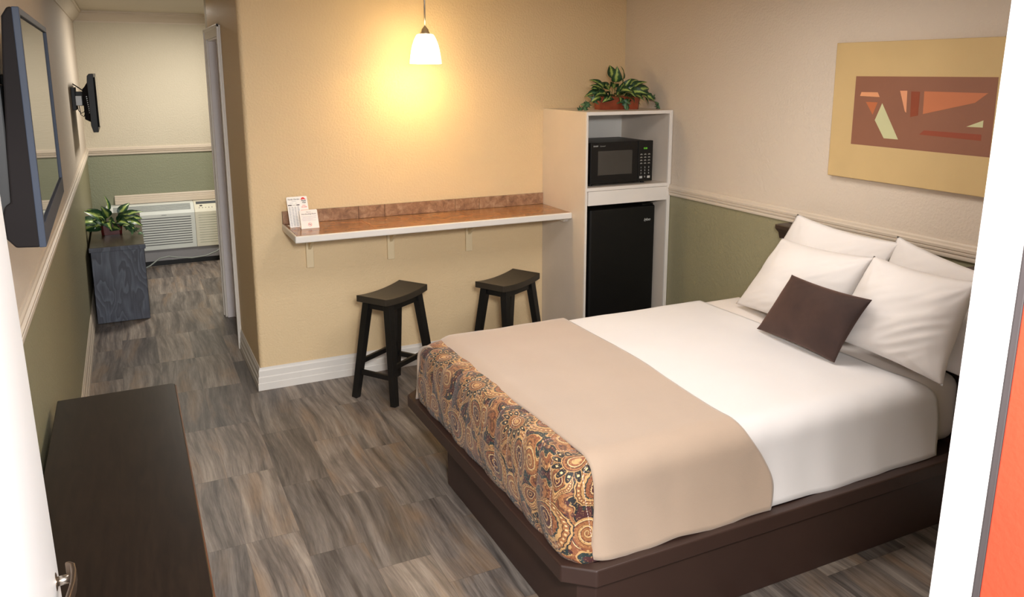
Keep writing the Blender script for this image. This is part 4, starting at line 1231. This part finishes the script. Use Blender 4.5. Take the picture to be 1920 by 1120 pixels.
for j in range(3):
    y0 = EY0 + .03 + j * .495
    bm = B(); box(bm, EX1 - .014, EX1 - .002, y0, y0 + .485, .05, EZ - .04); P_(obj('door', bm, m_dress2, d2, bevel=.002))

# ------------------------------------------------------------------ televisions
tv = empty('television', (-.775, -1.97, 1.65)); tag(tv, 'large flat television with a silver-grey edge on the left wall, nearest the doorway', 'television', 'wall televisions')
pn_, pf_ = Vector((-.762, -2.44)), Vector((-.776, -1.50))
tdir = (pf_ - pn_).normalized(); tno = Vector((tdir.y, -tdir.x))   # points to +x
TW = (pf_ - pn_).length
def TVP(a, d, z):  # a along, d out from screen plane (positive toward room)
    p = pn_ + tdir * a + tno * d; return Vector((p.x, p.y, z))
Z0, Z1 = 1.386, 1.908
bm = B()
body = [(-.004, Z1), (-.014, Z1 - .001), (-.026, Z1 - .020), (-.034, Z1 - .12), (-.046, 1.60), (-.050, 1.49), (-.062, 1.482), (-.068, 1.46), (-.066, 1.41), (-.050, Z0 + .003), (-.004, Z0)]
prism(bm, body, lambda d, z: TVP(0, d, z), lambda d, z: TVP(TW, d, z)); P_(obj('housing', bm, m_plastic, tv, bevel=.004))
bm = B()
for a0, a1, z0, z1 in ((0, .016, Z0, Z1), (TW - .016, TW, Z0, Z1), (.016, TW - .016, Z1 - .016, Z1), (.016, TW - .016, Z0, Z0 + .050)):
    vs8 = [TVP(a, d, z) for a in (a0, a1) for d in (-.006, .008) for z in (z0, z1)]
    vv = [bm.verts.new(p) for p in vs8]
    for f in [(0, 1, 3, 2), (4, 6, 7, 5), (0, 4, 5, 1), (2, 3, 7, 6), (0, 2, 6, 4), (1, 5, 7, 3)]: bm.faces.new([vv[i] for i in f])
P_(obj('bezel', bm, m_bezel, tv, bevel=.0015))
bm = B(); bm.faces.new([bm.verts.new(TVP(a, .003, z)) for a, z in ((.014, Z0 + .045), (TW - .014, Z0 + .045), (TW - .014, Z1 - .014), (.014, Z1 - .014))])
P_(obj('screen', bm, m_screen, tv))
bm = B(); box(bm, -L, -L + .012, -2.30, -1.75, 1.48, 1.78); P_(obj('wall_plate', bm, m_blackp, tv, bevel=.003))
bm = B(); box(bm, -L + .012, -.806, -2.425, -2.36, 1.462, 1.745); P_(obj('mount_rail', bm, m_blackp, tv, bevel=.004))
bm = B(); box(bm, -L + .012, -.815, -1.80, -1.75, 1.455, 1.765); P_(obj('mount_rail', bm, m_blackp, tv, bevel=.004))

t2 = empty('television', (-.77, 2.2, 1.55)); tag(t2, 'small black television on a wall arm above the low chest in the passage', 'television', 'wall televisions')
bm = B()
bd2 = [(-.732, 1.757), (-.760, 1.757), (-.772, 1.742), (-.776, 1.70), (-.776, 1.40), (-.765, 1.352), (-.732, 1.352)]
prism(bm, bd2, lambda a, b: (a, 1.90, b), lambda a, b: (a, 2.55, b)); P_(obj('housing', bm, m_appl, t2, bevel=.003))
bm = B(); box(bm, -.732, -.722, 1.905, 2.545, 1.388, 1.735); P_(obj('screen', bm, m_screen, t2, bevel=.003))
bm = B(); prism(bm, [(-.776, 1.70), (-.798, 1.665), (-.812, 1.65), (-.812, 1.44), (-.776, 1.42)], lambda a, b: (a, 1.98, b), lambda a, b: (a, 2.47, b)); P_(obj('rear_hump', bm, m_plastic, t2, bevel=.004))
bm = B()
for k in range(9): box(bm, -.792 + k * .0012, -.786 + k * .0012, 1.978, 1.981, 1.595 - k * .014, 1.602 - k * .014)
P_(obj('port_row', bm, m_whitep, t2))
bm = B(); box(bm, -L, -.862, 2.10, 2.30, 1.50, 1.66); box(bm, -.865, -.80, 2.14, 2.24, 1.53, 1.63); P_(obj('wall_arm', bm, m_blackp, t2, bevel=.003))
bm = B(); box(bm, -.862, -.822, 2.06, 2.075, 1.535, 1.602); P_(obj('adapter_box', bm, m_whitep, t2, bevel=.003))
bm = B()
tube(bm, [(-.868, 2.0, 1.688), (-.82, 2.0, 1.650), (-.79, 1.99, 1.622)], .004, 8)
P_(obj('antenna', bm, m_blackp, t2, smooth=True)); bm = B()
tube(bm, [(-.855, 2.07, 1.54), (-.850, 2.06, 1.50), (-.835, 2.06, 1.48), (-.815, 2.05, 1.49), (-.80, 2.04, 1.53)], .003, 6)
P_(obj('cable', bm, m_blackp, t2, smooth=True)); bm = B()
tube(bm, [(-.845, 2.07, 1.54), (-.838, 2.06, 1.47), (-.82, 2.06, 1.455), (-.80, 2.04, 1.50)], .003, 6)
P_(obj('cable', bm, m_blackp, t2, smooth=True))

# ------------------------------------------------------------------ air conditioner
ac = empty('air_conditioner', (-.24, 3.5, 0)); tag(ac, 'white through-wall air conditioner with horizontal louvers under the far wall ledge', 'air conditioner')
AX0, AX1, AY, AZ0, AZ1 = -.78, .29, 3.452, .155, .570
SX = -.045
bm = B()
side = [(AY, AZ0), (AY, AZ1 - .085), (AY + .012, AZ1 - .062), (AY + .085, AZ1), (D - .002, AZ1), (D - .002, AZ0)]
prism(bm, side, lambda a, b: (AX0, a, b), lambda a, b: (SX, a, b)); P_(obj('cabinet_shell', bm, m_ac, ac, bevel=.004))
bm = B(); prism(bm, [(a - .003, b) for a, b in side[:4]] + side[4:], lambda a, b: (SX + .001, a, b), lambda a, b: (AX1, a, b)); P_(obj('control_shell', bm, m_accream, ac, bevel=.004))
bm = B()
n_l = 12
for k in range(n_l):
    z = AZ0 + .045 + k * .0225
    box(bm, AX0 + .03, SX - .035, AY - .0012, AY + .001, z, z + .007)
P_(obj('intake_shade_strips', bm, m_acdark, ac))  # dark strips paint in the shade between the louvers
bm = B()
for k in range(n_l): z = AZ0 + .040 + k * .0235; box(bm, SX + .03, AX1 - .03, AY - .0045, AY - .0025, z, z + .004)
P_(obj('control_louvers', bm, simple('pale_sage_groove', srgb(186, 190, 172), .5), ac))
# discharge grille on the slope
sl = Vector((0, .073, .062)).normalized(); no = Vector((0, -sl.z, sl.y))
def SP(x, s, n): p = Vector((x, AY + .012, AZ1 - .062)) + sl * s + no * n; return p
bm = B()
for k in range(8):
    s0 = .010 + k * .0098
    vv = [bm.verts.new(SP(x, s, n)) for x in (AX0 + .06, SX - .03) for s in (s0, s0 + .0045) for n in (0, .003)]
    for f in [(0, 1, 3, 2), (4, 6, 7, 5), (0, 4, 5, 1), (2, 3, 7, 6), (0, 2, 6, 4), (1, 5, 7, 3)]: bm.faces.new([vv[i] for i in f])
P_(obj('discharge_grille', bm, simple('grille_grey', srgb(150, 154, 152), .5), ac))
bm = B()
vv = [bm.verts.new(SP(x, s, n)) for x in (SX + .020, AX1 - .10) for s in (.062, .092) for n in (0, .004)]
for f in [(0, 1, 3, 2), (4, 6, 7, 5), (0, 4, 5, 1), (2, 3, 7, 6), (0, 2, 6, 4), (1, 5, 7, 3)]: bm.faces.new([vv[i] for i in f])
P_(obj('control_lid_gap', bm, simple('dark_slot', srgb(70, 74, 78), .5), ac))
bm = B()
def keybox(bm, x0, x1, s0, s1):
    vv = [bm.verts.new(SP(x, s, n)) for x in (x0, x1) for s in (s0, s1) for n in (0, .005)]
    for f in [(0, 1, 3, 2), (4, 6, 7, 5), (0, 4, 5, 1), (2, 3, 7, 6), (0, 2, 6, 4), (1, 5, 7, 3)]: bm.faces.new([vv[i] for i in f])
keybox(bm, SX + .050, SX + .073, .034, .046)
P_(obj('display', bm, m_ink, ac))
for k in range(5):
    bm = B(); keybox(bm, SX + .040 + k * .028, SX + .050 + k * .028, .012, .018); P_(obj('button', bm, m_acgrey, ac))
bm = B(); box(bm, AX0 + .01, AX1 - .01, AY + .012, D - .002, .05, AZ0); P_(obj('base_skirt', bm, m_acgrey, ac))
bm = B(); box(bm, AX0 + .01, AX1 - .01, AY + .04, D - .002, 0, .05); P_(obj('foot_strip', bm, m_blackp, ac))
wtext('maker_logo', 'AMANA', .012, m_mink, ac, -.33, AY - .0012, AZ1 - .098); 
for ch in ac.children:
    if ch.name.startswith('maker_logo'): P_(ch)
bm = B(); tube(bm, [(-.52, 3.36, .010), (-.46, 3.38, .03), (-.38, 3.40, .085), (-.30, 3.41, .095), (-.22, 3.42, .075), (-.10, 3.42, .060), (.02, 3.42, .068), (.12, 3.43, .10), (.17, 3.445, .13)], .0065, 8)
o = obj('power_cord', bm, m_cord, None, smooth=True); tag(o, 'thin grey power cord sagging along the bottom of the air conditioner', 'cord')
